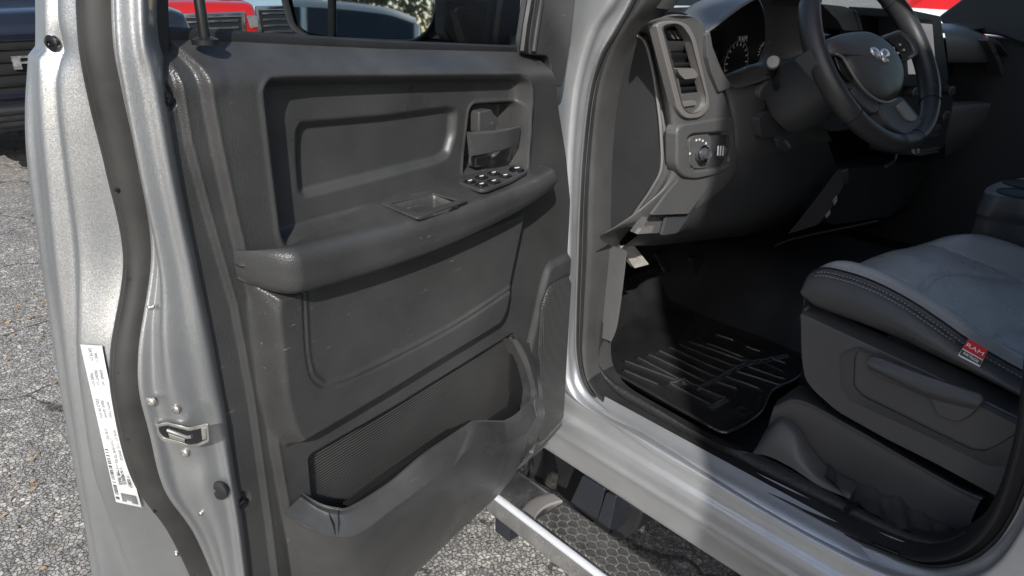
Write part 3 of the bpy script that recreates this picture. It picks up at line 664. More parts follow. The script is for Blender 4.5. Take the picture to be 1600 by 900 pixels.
# A-pillar / kick trim behind the seal
# rocker panel, straight along the truck
pr = [(-.06,.706),(-.040,.700),(-.016,.694),(-.011,.686),(-.009,.664),(-.006,.652),(.002,.644),(.004,.634),(.0035,.604),(.006,.596),(.004,.588),(-.001,.576),(-.006,.540),(-.010,.520),(-.018,.508),(-.035,.500),(-.12,.497)]
xs = np.r_[np.linspace(.085, .06, 4), np.linspace(.03, -3.4, 60)]
R = [[V3(x, y-(.02 if i == 0 else .006 if i == 1 else 0)*(y > -.05), z) for i, x in enumerate(xs)] for y, z in catmull(np.array(pr), 70)]
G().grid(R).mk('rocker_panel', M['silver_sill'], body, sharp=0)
g = G().prism([V3(.084, y, z) for y, z in [(-.01,.69),(-.002,.60),(-.014,.51),(-.12,.50),(-.12,.69)]], V3(.02, 0, 0)); g.mk('rocker_end', M['silver_sill'], body, bevel=.006)
G().prism([V3(.108, y, z) for y, z in [(.012,.60),(.010,.535),(-.05,.50),(-.05,.60)]], V3(.02, 0, 0)).mk('end_cap', M['chrome'], body, bevel=.004)
# fender behind the open door, bonnet, nose
def fz(x): return 1.16-.03*x
R = []
for x in np.linspace(.12, 2.05, 24):
    sh = .0+.05*math.sin(max(0, x-.3)*1.2)
    arch = max(0, .52-((x-1.15)/.62)**2*.52)**.5*.98 if abs(x-1.15) < .62 else 0
    zl = max(.50, .42+arch*.9) if arch else .50
    R.append([V3(x, y*1.0+sh*k_, zl+(fz(x)-zl)*t) for t, y, k_ in ((0,-.02,.6),(.15,.0,1),(.4,.01,1),(.7,.0,.9),(.9,-.03,.6),(1,-.12,.2))])
G().grid(R).mk('fender', M['silver'], truck, sharp=60)
R = [[V3(x, y, fz(x)+.005+.04*math.cos((y+.95)/.9*1.4)-.05*max(0, x-1.75)**2*8) for y in np.linspace(-.11, -1.79, 16)] for x in np.linspace(.40, 2.05, 18)]
G().grid(R).mk('bonnet', M['silver'], truck, sharp=60)
G().grid([[V3(x, y, 1.29+.02*math.sin(x*9)) for y in np.linspace(-.06, -1.84, 8)] for x in np.linspace(.22, .44, 6)]).mk('cowl', M['rubber_dark'], truck)
# cab shell: roof, rear, far side, B-pillar uppers, rear door
g = G()
g.prism([V3(-.50,-.14,1.93),V3(-.50,-1.76,1.93),V3(-2.25,-1.76,1.95),V3(-2.25,-.14,1.95)], V3(0, 0, .05))
cab = g.mk('cab_roof', M['silver'], truck, bevel=.03)
rdoor = G().prism([V3(-.93,-.012,.70),V3(-1.95,-.012,.70),V3(-2.25,-.012,.95),V3(-2.25,-.012,1.42),V3(-.90,-.012,1.42)], V3(0, -.06, 0)).mk('rear_door', M['silver'], truck, bevel=.008)
for xa, xb in ((-.86,-1.02),(-2.08,-2.25)):
    G().prism([V3(xa-.03,-.02,1.41),V3(xb,-.02,1.41),V3(xb+.02,-.15,1.95),V3(xa,-.15,1.95)], V3(0,-.05,0)).mk('window_post', M['silver'], rdoor, bevel=.006)
G().add([V3(-1.02,-.04,1.42),V3(-2.10,-.04,1.42),V3(-2.07,-.16,1.94),V3(-1.0,-.16,1.94)], [(0,1,2,3)]).mk('window_glass', M['glass'], rdoor, smooth=False)
g = G().frame([V3(-2.25,y,z) for y, z in ((-.05,.55),(-1.85,.55),(-1.80,1.95),(-.10,1.95))], [V3(-2.25,y,z) for y, z in ((-.3,1.45),(-1.6,1.45),(-1.55,1.88),(-.35,1.88))], V3(-.05, 0, 0)); g.mk('cab_rear', M['dash_dark'], truck)
g = G().prism([V3(x,-1.80,z) for x, z in ((.9,.55),(-2.25,.55),(-2.25,1.43),(-.12,1.40),(.3,1.33),(.9,1.25))], V3(0,-.08,0)); g.mk('passenger_door', M['dash_dark'], truck, bevel=.01)
G().add([V3(.0,-1.79,1.41),V3(-2.2,-1.79,1.43),V3(-2.2,-1.70,1.94),V3(-.62,-1.70,1.93)], [(0,1,2,3)]).mk('passenger_side_glass', M['glass'], truck, smooth=False)
# A-pillar upper (driver) to roof, passenger A-pillar trim
top = D0[0]; 
g = G().tube([D0[1]+V3(.03,-.03,0), D0[0]+V3(.02,-.03,0), D0[0]+(D0[0]-D0[1])*2.2+V3(.02,-.05,0)], .045, 12, ry=.03); g.mk('pillar_trim', M['dash'], truck)
pp = on(Y(-1.74), [(1464,27),(1530,-22),(1640,-90),(1740,-60),(1660,30),(1606,72),(1560,56),(1480,47)])
g = G().prism(pp, V3(0,-.05,0)); g.mk('far_pillar', M['dash_dark'], truck, bevel=.01)
# windscreen
w0 = [V3(.24,-.12,1.34),V3(.24,-1.78,1.34),V3(-.48,-1.66,1.94),V3(-.48,-.24,1.94)]
G().add(w0, [(0,1,2,3)]).mk('windscreen', M['wsglass'], truck, smooth=False)
g = G().tube([V3(.20,-.25,1.365),V3(.17,-.9,1.372)], .008, 6); g.tube([V3(.23,-.3,1.35),V3(.18,-.55,1.37)], .007, 6); g.mk('wiper', M['black'], truck)
# underbody, inner arch liner, front wheel
g = G().prism([V3(.45,-.14,.50),V3(-3.2,-.14,.50),V3(-3.2,-1.76,.50),V3(.45,-1.76,.50)], V3(0,0,.12)); g.mk('underbody', M['rubber_dark'], truck)
g = G(); 
g.prism([V3(x,-.50,z) for x, z in ((1.9,.42),(-3.2,.42),(-3.2,.56),(1.9,.56))], V3(0,.08,0)); g.mk('frame_rail', M['rubber_dark'], truck, bevel=.01)
lin_ = on(X(.16), [(834,690),(868,702),(930,745),(1000,792),(985,830),(950,842),(905,800),(872,770),(838,755),(822,730)])
G().prism(lin_, V3(.02,0,0)).mk('arch_liner', M['rubber_dark'], truck, bevel=.004)
g = G().grid(loft([on(X(.14), [(838,700),(833,716),(822,745)]), on(X(.12), [(850,704),(850,722),(845,752)]), on(X(.15), [(866,712),(872,738),(868,770)])], 14, 6)); g.mk('mud_flap', M['pgloss'], truck)
g = G()
M['bracket'] = mat('painted_bracket', (.022, .025, .032), .4, vary=.15)
br = on(Y(-.03), [(890,786),(909,744),(944,764),(940,790),(933,818)]); g.prism(br, V3(.0,-.06,0)); g.mk('step_bracket', M['bracket'], truck, bevel=.004)
g = G().prism(on(Y(-.02), [(946,770),(963,776),(950,838),(928,826)]), V3(0,-.1,0)); g.mk('step_bracket', M['bracket'], truck, bevel=.004)
g = G().prism(on(Y(-.08), [(960,776),(1006,800),(994,830),(972,846),(944,836)]), V3(0,-.3,0)); g.mk('frame_bracket', M['rubber_dark'], truck, bevel=.01)
def wheel_at(x, y, parent, r=.40):
    ax = V3(0, 1, 0)
    t = G().lathe(V3(x, y, r), ax, [(r*.62,-.12),(r*.9,-.135),(r*.98,-.10),(r,-.06),(r,.06),(r*.98,.10),(r*.9,.135),(r*.62,.12)], 40).mk('tyre', M['rubber_dark'], parent)
    G().lathe(V3(x, y, r), ax, [(r*.62,-.1),(r*.62,.11),(r*.58,.12),(r*.5,.08),(r*.2,.07),(r*.18,.1),(0,.1)], 30).mk('rim', M['steel'], t)
wheel_at(1.15, -.18, truck); wheel_at(1.15, -1.7, truck); wheel_at(-2.6, -.18, truck); wheel_at(-2.6, -1.7, truck)
# load bed
g = G().prism([V3(x,-.02,z) for x, z in ((-2.32,.55),(-4.2,.60),(-4.2,1.42),(-2.32,1.42))], V3(0,-1.86,0)); g.mk('load_bed', M['silver'], truck, bevel=.03)

# ---- running board
xs = np.r_[.047, np.linspace(.045, -2.6, 90)]
rb0 = V3(0, .170, .480)
prf = [(.060,.462),(.060,.474),(.064,.480),(.072,.4825),(.150,.4825),(.160,.481),(.168,.476),(.172,.466),(.172,.430),(.168,.420),(.155,.415),(.08,.415),(.064,.425)]
prf = rp(np.array(prf), .004, 3)
g = G(); R = np.array([[V3(x, y, z) for x in xs] for y, z in prf]); g.grid(R, cu=True); g.add(R[:, 0], [tuple(range(len(prf)))]); g.add(R[:, -1], [tuple(range(len(prf)))])
rboard = g.mk('running_board', M['step'], truck, sharp=40)
G().prism([V3(.047, y, z) for y, z in rp([(.062,.416),(.170,.416),(.170,.476),(.062,.480)], .006)], V3(.006,0,0)).mk('board_end_cap', M['panel_fine'], rboard, bevel=.002)
G().prism([V3(.03,.10,.416),V3(-.02,.10,.416),V3(-.02,.16,.416),V3(.03,.16,.416)], V3(0,0,-.05)).mk('board_bracket', M['bracket'], rboard, bevel=.004)
# rounded collar and the hexagonal tread
g = G(); R = []
for x, h in ((-.040,-.004),(-.046,.002),(-.055,.004),(-.070,.0045),(-.082,.004),(-.086,-.002)):
    R.append([V3(x-.020*(1-abs((y-.112)/.044)**2)*-1*0+.012*((y-.112)/.044)**2*-1, y, .4825+h) for y in np.linspace(.068, .156, 18)])
G().grid(R).mk('tread_collar', M['bezel'], rboard)
x0, x1 = -.098, -2.5; hs = .0118
tx = np.arange(x0, -.75, -.0011); ty = np.linspace(.068, .156, 80); TX, TY = np.meshgrid(tx, ty, indexing='ij')
def hexd(x, y):
    x = x/(hs*1.35); y = y/hs  # stretched hexagons
    best = np.full(x.shape, 9.)
    for ox, oy in ((0, 0), (.866, 1.5)):
        cx = np.round((x-ox)/1.732)*1.732+ox; cy = np.round((y-oy)/3)*3+oy; dx, dy = np.abs(x-cx), np.abs(y-cy)
        best = np.minimum(best, np.maximum(dx, dx*.5+dy*.866))
    return best/.866
hd = hexd(TX, TY); tz = .4828+.0012+.0030*sstep(hd, .97, .80)-.0006*sstep(hd, .6, .2)
edge_ = np.minimum(np.minimum(TY-.068, .156-TY), x0-TX-0+.0)
tz = np.where(edge_ < .004, .4835, tz)
M['tread'] = mat('tread_rubber', (.055, .053, .05), .5, grain=600, gdist=.0003, vary=.3, vscale=30, dust=.5)
M['tread_worn'] = mat('tread_groove_dust', (.30, .29, .26), .7, vary=.3, vscale=60)
g = G(); nb = len(ty); Rr = np.stack([TX, TY, tz], 2); mk_ = (hd[:-1, :-1] > .93) & (edge_[:-1, :-1] > .004)
g.grid(Rr); g.mi = [int(q) for q in mk_.ravel()]
g.mk('tread_pad', [M['tread'], M['tread_worn']], rboard, sharp=0)

M['alloy'] = mat('bright_alloy', (.86,.88,.92), .28, metal=.35, vary=.05)  # pale bluish tone draws the sky's streak along the board edge
G().tube([V3(x, .1655, .4775) for x in np.linspace(.045, -2.6, 60)], .0085, 12).mk('board_edge', M['alloy'], rboard)
# ================================================================ interior
def pla(name, pl, px, vec, mt, parent, r=0, bevel=.002):
    return G().prism(on(pl, rp(px, r) if r else px), vec).mk(name, mt, parent, bevel=bevel)
def ring_(name, pl, a, b, r, vec, mt, parent, bevel=.0012):
    return G().frame(on(pl, rp(a, r, 5)), on(pl, rp(b, r*.8, 5)), vec).mk(name, mt, parent, bevel=bevel)
BK = V3(1, 0, 0)   # away from the driver, into the dash
# ---- floor, kick panel, firewall, tunnel
g = G(); xs = np.linspace(-2.2, .62, 60); ys = np.linspace(-.095, -1.80, 50)
def floor_z(x, y):
    z = .655+.05*sstep(np.array(y), -.13, -.10)
    z += .26*sstep(np.array(x), .18, .62)
    t = 1-sstep(np.array(abs(y+.95)), .16, .42); z += .20*t*sstep(np.array(x), -1.3, -.2)
    return float(z)
g.grid([[V3(x, y, floor_z(x, y)+.003*math.sin(x*23+y*7)*math.sin(y*19)) for y in ys] for x in xs])
floor = g.mk('cab_floor', M['vinyl'], truck, sharp=0)
G().grid([[V3(.62+.0*t, y, .66+.8*t) for y in ys[::6]] for t in np.linspace(0, 1, 8)]).mk('firewall', M['vinyl'], truck)
kick = loft([on(Y(-.10), [(947,380),(944,430),(936,500),(930,524)]), on(Y(-.11), [(957,384),(951,440),(943,500),(934,526)]), [hit(946,380,Y(-.12))+V3(.6,0,0), hit(946,430,Y(-.12))+V3(.6,0,0), hit(940,500,Y(-.12))+V3(.6,0,-.05), hit(938,520,Y(-.12))+V3(.6,0,-.06)]], 20, 4, keys=True)
M['kick'] = mat('kick_trim_plastic', (.085, .0845, .083), .45, grain=1000, gdist=.00015, vary=.08)
G().grid(kick).mk('kick_panel', M['kick'], truck)
pla('pedal_bracket', X(.12), [(952,388),(975,386),(985,405),(960,400)], BK*.03, M['vinyl'], truck)

# ---- dashboard
dash = G()
T_ = [on(X(v), p) for v, p in ((.20, [(985,18),(1090,8),(1200,-8),(1330,-8),(1440,5),(1490,20)]),)]
r_end = [(988,58),(1005,66),(1017,110),(1026,160),(1034,215),(1035,262),(1010,312),(950,386)]
r0 = on(Y(-.105), r_end)
r1 = on(Y(-.112), [(996,50),(1012,58),(1024,105),(1034,158),(1041,213),(1042,264),(1016,318),(958,386)]); r1[:, 0] -= .002
r2 = on(X(-.172), [(1005,40),(1024,44),(1038,100),(1049,158),(1056,205),(1057,276),(1026,328),(975,383)])
r3 = on(X(-.178), [(1030,28),(1060,24),(1082,60),(1100,120),(1110,190),(1100,276),(1062,335),(1018,367)])
r4 = on(X(-.175), [(1075,22),(1096,34),(1104,60),(1116,110),(1142,182),(1150,270),(1096,340),(1050,368)])
for r_ in (r2, r3, r4): r_[-1, 0] += .06; r_[-2, 0] += .03; 
r5 = r4+V3(.10, -.03, 0)
def pxy(P):
    v = np.asarray(P)-CAM; k = FPX/(v@CF); return np.stack([800+(v@CR)*k, 450-(v@CU)*k], -1)
def cut(g, polys):
    V = np.array(g.v); keep = []
    for f, m_ in zip(g.f, g.mi):
        q = pxy(V[f].mean(0))
        if not any(sdf(np.array([q[0]]), np.array([q[1]]), P)[0] < 0 for P in polys): keep.append((f, m_))
    g.f = [f for f, _ in keep]; g.mi = [m_ for _, m_ in keep]; return g
HOLES = [[(1036,45),(1042,41),(1056,39),(1066,43),(1079,61),(1102,152),(1101,164),(1091,174),(1078,175),(1068,166)], [(1077,217),(1084,212),(1134,209),(1141,215),(1139,249),(1130,260),(1085,265),(1077,256)]]
db = cut(G().grid(loft([r0+V3(.1,0,0), r0, r1, r2, r3, r4, r5], 140, 9, keys=True)), HOLES).mk('dashboard', M['dash'], truck, sharp=0)
# end cap with its pale edge
cap_px = [(994,56),(1006,64),(1018,104),(1027,160),(1031,205),(1031,262),(1018,290),(998,318),(956,380),(938,382),(942,300),(948,212),(957,125),(968,75)]
M['cap'] = mat('end_cap_plastic', (.030,.030,.031), .5, grain=900, gdist=.0002, gtype='voronoi', vary=.1)  # darker copy of the dash plastic; the cap's shade is in the colour
pla('dash_end_cap', Y(-.101), cap_px, V3(0, -.02, 0), M['cap'], db, 6, .003)
cap_edge = on(Y(-.098), [(993,54),(1007,64),(1019,104),(1028,160),(1033,210),(1033,264),(1020,292),(1000,322),(958,380)])
G().tube(catmull(cap_edge, 70), .0035, 8, ry=.003).mk('cap_edge', M['bezel'], db)
# top of the dash towards the windscreen
ft = on(X(-.165), [(1004,42),(1060,22),(1100,34),(1112,40),(1180,2),(1260,-14),(1330,10),(1344,24),(1420,24),(1470,38),(1540,52),(1590,72)])
ft[:, 1] = np.linspace(-.115, -1.78, len(ft)) if False else ft[:, 1]
fy = np.linspace(-.11, -1.79, 160)
def topz(y): return 1.485+.012*math.exp(-((y+.48)/.22)**2)-.035*sstep(np.array(y), -1.0, -1.3)
g = G(); g.grid([[V3(x, y, float(topz(y))-(x+.12)*.20-.03*(1-t)**3) for y in fy] for t, x in ((0,-.165),(.06,-.158),(.12,-.150),(.2,-.135),(.3,-.12),(.5,-.09),(.7,-.06),(1,.0),(1,.1),(1,.25))])
cut(g, [[(1106,54),(1114,45),(1184,-2),(1264,-20),(1276,20),(1270,94),(1242,108),(1180,132),(1142,138),(1124,110)]]).mk('dash_top', M['dash'], db, sharp=60)
G().prism([V3(.0,y,z) for y, z in ((-.13,1.05),(-1.78,1.05),(-1.78,1.40),(-.13,1.43))], V3(.3,0,0)).mk('dash_core', M['black'], db, smooth=False)
# instrument hood and cluster
hood = [(1102,52),(1112,44),(1182,-4),(1262,-14),(1274,20),(1268,92),(1242,106),(1180,130),(1142,136),(1124,108),(1112,78)]
cl = on(X(-.055), [(1106,52),(1116,44),(1184,2),(1262,-10),(1268,60),(1250,108),(1180,140),(1150,148),(1128,120),(1114,86)])
fr_ = on(X(-.18), hood); 
g = G(); nH = 80
Hf = catmull(fr_, nH, True); Hb = catmull(fr_+V3(.12, 0, -.01), nH, True)
g.grid([Hf+V3(.004,0,0), Hf*.985+fr_.mean(0)*.015-V3(.003,0,0), Hf*.96+fr_.mean(0)*.04, Hb], cv=True); g.mk('cluster_hood', M['dash'], db, sharp=0)
clus = G().prism(Hb*.9+Hb.mean(0)*.1+V3(-.012,0,0), BK*.01).mk('instrument_cluster', M['pgloss'], db)
clp = X(Hb[:, 0].mean()-.014)
def ctext(b, px, size, m_=M['white']): text(b, hit(*px, clp), V3(0,-1,0), V3(.05,0,1), size, m_, clus, 'cluster_lettering')
ctext('RAM', (1161,61), .017)
g = G()
gc = hit(1204, 98, clp)
for a in np.linspace(-30, 100, 9):
    t = math.radians(a); d = V3(0, -math.cos(t), math.sin(t)); g.prism([gc+d*r+np.cross(V3(1,0,0), d)*w_*.0013-V3(.001,0,0) for r, w_ in ((.040,-1),(.040,1),(.049,1),(.049,-1))], V3(-.0006,0,0))
g.mk('gauge_ticks', M['white'], clus, smooth=False)
for cx_, cy_, r_ in ((1150,98,.046),(1204,98,.052)):
    q_ = hit(cx_, cy_, clp); G().tube([q_+V3(-.001, -math.cos(t)*r_, math.sin(t)*r_) for t in np.linspace(-.6, 3.7, 50)], .0011, 6).mk('gauge_ring', M['bezel'], clus)
g = G(); q_ = hit(1150, 98, clp)
for a in np.linspace(-20, 200, 12):
    t = math.radians(a); d = V3(0, -math.cos(t), math.sin(t)); g.prism([q_+d*r+np.cross(V3(1,0,0), d)*w_*.0010-V3(.001,0,0) for r, w_ in ((.036,-1),(.036,1),(.043,1),(.043,-1))], V3(-.0006,0,0))
g.mk('gauge_ticks', M['white'], clus, smooth=False)
for b, p in (('20',(1214,78)),('40',(1221,87)),('60',(1227,96)),('80',(1228,104))): ctext(b, p, .0075)
g = G()
for a in np.linspace(100, 190, 6):
    t = math.radians(a); c_ = hit(1192, 82, clp); d = V3(0, -math.cos(t), math.sin(t)); g.prism([c_+d*r+np.cross(V3(1,0,0), d)*w_*.0011-V3(.001,0,0) for r, w_ in ((.016,-1),(.016,1),(.024,1),(.024,-1))], V3(-.0006,0,0))
g.mk('gauge_ticks', M['white'], clus, smooth=False)
# trim strip right of the vent, under the hood lip
pla('cluster_surround', X(-.190), [(1103,54),(1110,50),(1117,92),(1126,108),(1142,131),(1141,138),(1124,144),(1113,116),(1106,90)], BK*.03, M['dash'], db, 2, .004)
pla('cluster_skirt', X(-.165), [(1116,144),(1145,139),(1196,128),(1180,162),(1152,176),(1130,180),(1128,164)], BK*.02, M['vinyl'], db, 4, .003)
# air vent
vp = -.184
v_o = [(1026,39),(1034,34),(1055,32),(1075,37),(1087,57),(1108,150),(1110,167),(1097,184),(1072,186),(1060,174)]
v_i = [(1035,43),(1042,39),(1056,37),(1067,41),(1080,60),(1104,152),(1103,166),(1092,176),(1077,178),(1067,168)]
vent = ring_('air_vent', X(vp), v_o, v_i, 10, BK*.02, M['bezel'], db, .0025)
pla('vent_box', X(vp+.030), [(1030,36),(1058,32),(1090,50),(1112,165),(1096,186),(1066,186)], BK*.002, M['black'], vent)
g = G().frame(on(X(vp-.001), rp(v_i, 8, 5)), on(X(vp+.03), rp([(1038,46),(1056,41),(1065,46),(1077,62),(1099,153),(1098,164),(1090,172),(1079,174),(1071,166)], 7, 5)), BK*.001); g.mk('vent_throat', M['dash'], vent)
for (a, b_, c_, d_), mt in ((((1045,64),(1086,63),(1089,78),(1049,80)), M['dash']), (((1051,84),(1088,82),(1090,91),(1053,94)), M['dash']), (((1055,98),(1091,96),(1093,105),(1057,107)), M['dash']), (((1060,124),(1095,122),(1097,130),(1062,132)), M['dash']), (((1063,136),(1098,134),(1100,142),(1066,145)), M['dash'])):
    p = on(X(vp+.014), [a, b_, c_, d_]); p[2:] += BK*.012; G().prism(p, V3(.003,0,-.003)).mk('vent_slat', mt, vent, bevel=.0012)
for i in range(4):
    a = hit(1046+i*7, 50, X(vp+.022)); G().prism(on(X(vp+.020), [(1044+i*7,48),(1047+i*7,48),(1055+i*7,61),(1052+i*7,61)]), BK*.01).mk('vent_fin', M['dash'], vent, smooth=False)
pla('vent_tab', X(vp+.008), [(1058,107),(1084,107),(1091,116),(1088,122),(1070,124),(1062,116)], BK*.012, M['bezel'], vent, 2, .003)
pla('vent_cover', X(vp+.012), [(1066,148),(1100,144),(1103,164),(1093,175),(1078,176),(1070,168)], BK*.01, M['dash'], vent, 3, .002)
pla('vent_slider', X(vp+.006), [(1067,159),(1087,157),(1088,164),(1069,167)], BK*.01, M['bezel'], vent, 1.5, .0015)
# lamp switch panel
lp_ = -.186
l_o = [(1058,202),(1066,194),(1140,182),(1149,186),(1151,240),(1143,262),(1126,273),(1086,281),(1068,277),(1058,262)]
l_i = [(1074,218),(1082,210),(1134,207),(1143,213),(1141,250),(1131,262),(1084,267),(1075,258)]
lamp = ring_('lamp_panel', X(lp_), l_o, l_i, 10, BK*.03, M['dash'], db, .006)
pla('panel_recess', X(lp_+.012), [(1070,206),(1150,202),(1148,266),(1072,270)], BK*.004, M['dash_dark'], lamp)
pla('switch_backing', X(lp_+.006), [(1077,219),(1084,212),(1108,210),(1112,216),(1110,250),(1102,263),(1086,264),(1077,256)], BK*.006, M['dash'], lamp, 4, .002)
kc = hit(1093, 240, X(lp_+.006)); kn = nrm(V3(-1, .12, .15))
kb = G().lathe(kc, kn, [(.016,-.004),(.016,.008),(.0145,.012),(.0105,.013),(.0098,.022),(.0088,.0235),(.007,.0225),(.005,.022),(0,.022)], 30).mk('lamp_knob', M['dash_dark'], lamp, sharp=30)
G().lathe(kc, kn, [(.0150,.0125),(.0166,.0118),(.0150,.0112)], 30).mk('knob_ring', M['chrome'], kb)
g = G()
for px in ((1088,219),(1093,218),(1098,220),(1103,224),(1105,230)):
    c_ = hit(*px, X(lp_+.005)); g.prism([c_+V3(0,a,b_) for a, b_ in ((-.0024,-.002),(.0024,-.002),(.0024,.002),(-.0024,.002))], V3(-.0004,0,0))
g.mk('knob_symbols', M['white'], lamp, smooth=False)
c_ = hit(1078, 240, X(lp_+.004)); G().box(c_, (.001,.004,.004)).mk('knob_symbols', M['white'], lamp, smooth=False)
g = G().lathe(hit(1127, 236, X(lp_+.010)), V3(0,1,.1), [(.013,-.005),(.014,-.004),(.014,.004),(.013,.005)], 20); g.mk('dimmer_wheel', M['dash_dark'], lamp)
for i in range(3): pla('dimmer_mark', X(lp_-.004), [(1122+i*4,228),(1123.5+i*4,228),(1122.5+i*4,243),(1121+i*4,243)], BK*.001, M['white'], lamp, 0, 0)
# lower covers and knee panel
k_rows = [on(X(-.172), [(1060,280),(1086,283),(1118,278),(1150,262),(1184,236),(1230,222),(1290,212)]), on(X(-.165), [(1040,318),(1070,320),(1106,312),(1150,296),(1184,280),(1230,262),(1300,240)]), on(X(-.13), [(1010,356),(1050,366),(1084,352),(1130,348),(1172,340),(1230,318),(1310,268)]), on(X(-.06), [(975,384),(1020,380),(1060,372),(1126,364),(1175,356),(1240,336),(1320,290)]), on(X(.05), [(975,384),(1020,384),(1060,380),(1126,372),(1175,366),(1240,346),(1320,300)])]
G().grid(loft(k_rows, 60, 6, keys=True)).mk('knee_panel', M['dash_dark'], db, sharp=0)
pla('lower_cover', X(-.178), [(1061,281),(1116,279),(1076,334),(1018,336),(1040,306)], BK*.006, M['dash'], db, 2, .002)
pla('release_notch', X(-.150), [(1012,340),(1046,336),(1040,350),(1030,364),(996,366),(1006,352)], BK*.02, M['dash'], db, 2, .002)
pla('release_handle', X(-.160), [(1003,357),(1022,353),(1018,364),(996,366)], BK*.008, M['bezel'], db, 1, .001)
pla('bonnet_release', X(-.165), [(1042,338),(1078,336),(1058,364),(1034,368)], BK*.006, M['dash_dark'], db, 2, .002)
# panel to the left of the column (grey, below the cluster)
def mrow(v, a, P): return np.vstack([on(X(-.148), [a]), on(X(v), P)])
mid_ = loft([mrow(-.172, (1120,134), [(1142,136),(1180,132),(1216,118),(1246,106)]), mrow(-.182, (1130,184), [(1148,182),(1182,172),(1220,150),(1256,134)]), mrow(-.185, (1134,232), [(1150,230),(1184,226),(1230,210),(1290,200)]), mrow(-.170, (1130,270), [(1150,268),(1184,248),(1240,230),(1300,220)])], 36, 5, keys=True)
G().grid(mid_).mk('column_surround', M['dash'], db, sharp=0)
tb = pla('brake_controller', X(-.205), [(1186,186),(1196,176),(1222,168),(1236,170),(1248,186),(1262,192),(1252,202),(1240,208),(1212,216),(1190,214)], BK*.03, M['dash_dark'], db, 3, .003)
pla('controller_lever', X(-.215), [(1216,218),(1222,214),(1236,224),(1238,234),(1230,241),(1220,232)], BK*.012, M['dash_dark'], tb, 3, .003)
pla('controller_lever_edge', X(-.217), [(1226,220),(1229,218),(1236,228),(1234,232)], BK*.002, M['bezel'], tb, 0, .0005)
pla('column_collar', X(-.188), [(1187,145),(1196,128),(1216,124),(1232,130),(1234,146),(1222,158),(1200,162),(1188,156)], BK*.02, M['dash'], db, 8, .004)
# ---- steering column, stalk, wheel
WC = V3(-.365, -.44, 1.447); ti, ya = math.radians(34), math.radians(-6)
wn = V3(-math.cos(ti)*math.cos(ya), -math.cos(ti)*math.sin(ya), math.sin(ti)); wr = nrm(np.cross(wn, V3(0, 0, 1))); wr = -wr if wr[1] > 0 else wr; wu = nrm(np.cross(wr, wn)); wu = wu if wu[2] > 0 else -wu
def wpl(h): return (WC+wn*h, wn)
colm = loft([on(X(-.205), p) for p in ([(1240,108),(1256,100),(1280,94)], [(1246,126),(1262,120),(1300,112)], [(1262,166),(1282,160),(1322,150)], [(1282,198),(1304,196),(1340,186)], [(1300,206),(1322,202),(1350,196)])], 12, 4, keys=True)
column = G().lathe(WC-wn*.20, wn, [(.075,0),(.078,.02),(.074,.06),(.062,.12),(.050,.15)], 30).mk('steering_column', M['dash_dark'], truck)
pla('column_shroud', X(-.214), [(1240,107),(1268,97),(1300,112),(1330,150),(1350,196),(1322,203),(1300,206),(1282,199),(1252,132)], BK*.06, M['dash_dark'], column, 6, .006)
st = [hit(1216, 150, X(-.19)), hit(1212, 128, X(-.22)), hit(1209, 106, X(-.245)), hit(1208, 97, X(-.252))]
g = G().tube(catmull(np.array(st), 16), [.008]*8+[.008,.009,.0105,.0115,.012,.012,.012,.011], 16); stalk = g.mk('turn_stalk', M['pgloss'], column)
G().lathe(st[-1]-nrm(ray(1208,96))*.006, -nrm(ray(1208, 96))*.8+V3(0,0,.2), [(.0125,-.008),(.0128,0),(.011,.003),(0,.0042)], 26).mk('stalk_knob', M['bezel'], stalk)
sw = empty('steering_wheel', tuple(WC)); WMsw = None
sw.parent = truck; sw.matrix_parent_inverse = WM[truck.name].inverted()
tt_ = np.linspace(0, 2*math.pi, 120, endpoint=False)
rim = np.array([WC+(wr*math.cos(t)+wu*math.sin(t))*.180 for t in tt_])
g = G(); R = []
for p, t in zip(rim, tt_):
    rad = wr*math.cos(t)+wu*math.sin(t); grip = 1+.12*math.exp(-((math.cos(t)**2-.85)/.3)**2)
    R.append([p+rad*.0165*math.cos(q)*grip+wn*.0185*math.sin(q)*grip for q in np.linspace(0, 2*math.pi, 18, endpoint=False)])
g.grid(R, cu=True, cv=True); g.mk('rim', M['wheel_leather'], sw)
g = G()
for dg in (38, 142, -38, -142, -80, -100):
    t = math.radians(dg); rad = wr*math.cos(t)+wu*math.sin(t); g2 = [WC+rad*.180+rad*.0172*math.cos(q)*1.06+wn*.0192*math.sin(q)*1.06 for q in np.linspace(0, 2*math.pi, 24, endpoint=False)]
    G().tube(g2, .0009, 6, closed=True).mk('rim_seam', M['black'], sw)
hubp = [(1296,62),(1302,57),(1325,50),(1355,48),(1376,56),(1396,72),(1410,95),(1415,120),(1408,145),(1398,151),(1385,157),(1368,151),(1335,117),(1320,90),(1300,82)]
hp = catmull(on(wpl(.018), hubp), 90, True); hc = hp.mean(0)
g = G(); R = [hc+(hp-hc)*s-wn*h for s, h in ((1.03,.06),(1.02,.012),(1.0,.005),(.96,0),(.85,-.005),(.6,-.009),(.3,-.011),(.02,-.0115))]
g.grid(R, cv=True); g.mk('hub_pad', M['leather_side'], sw, sharp=0)
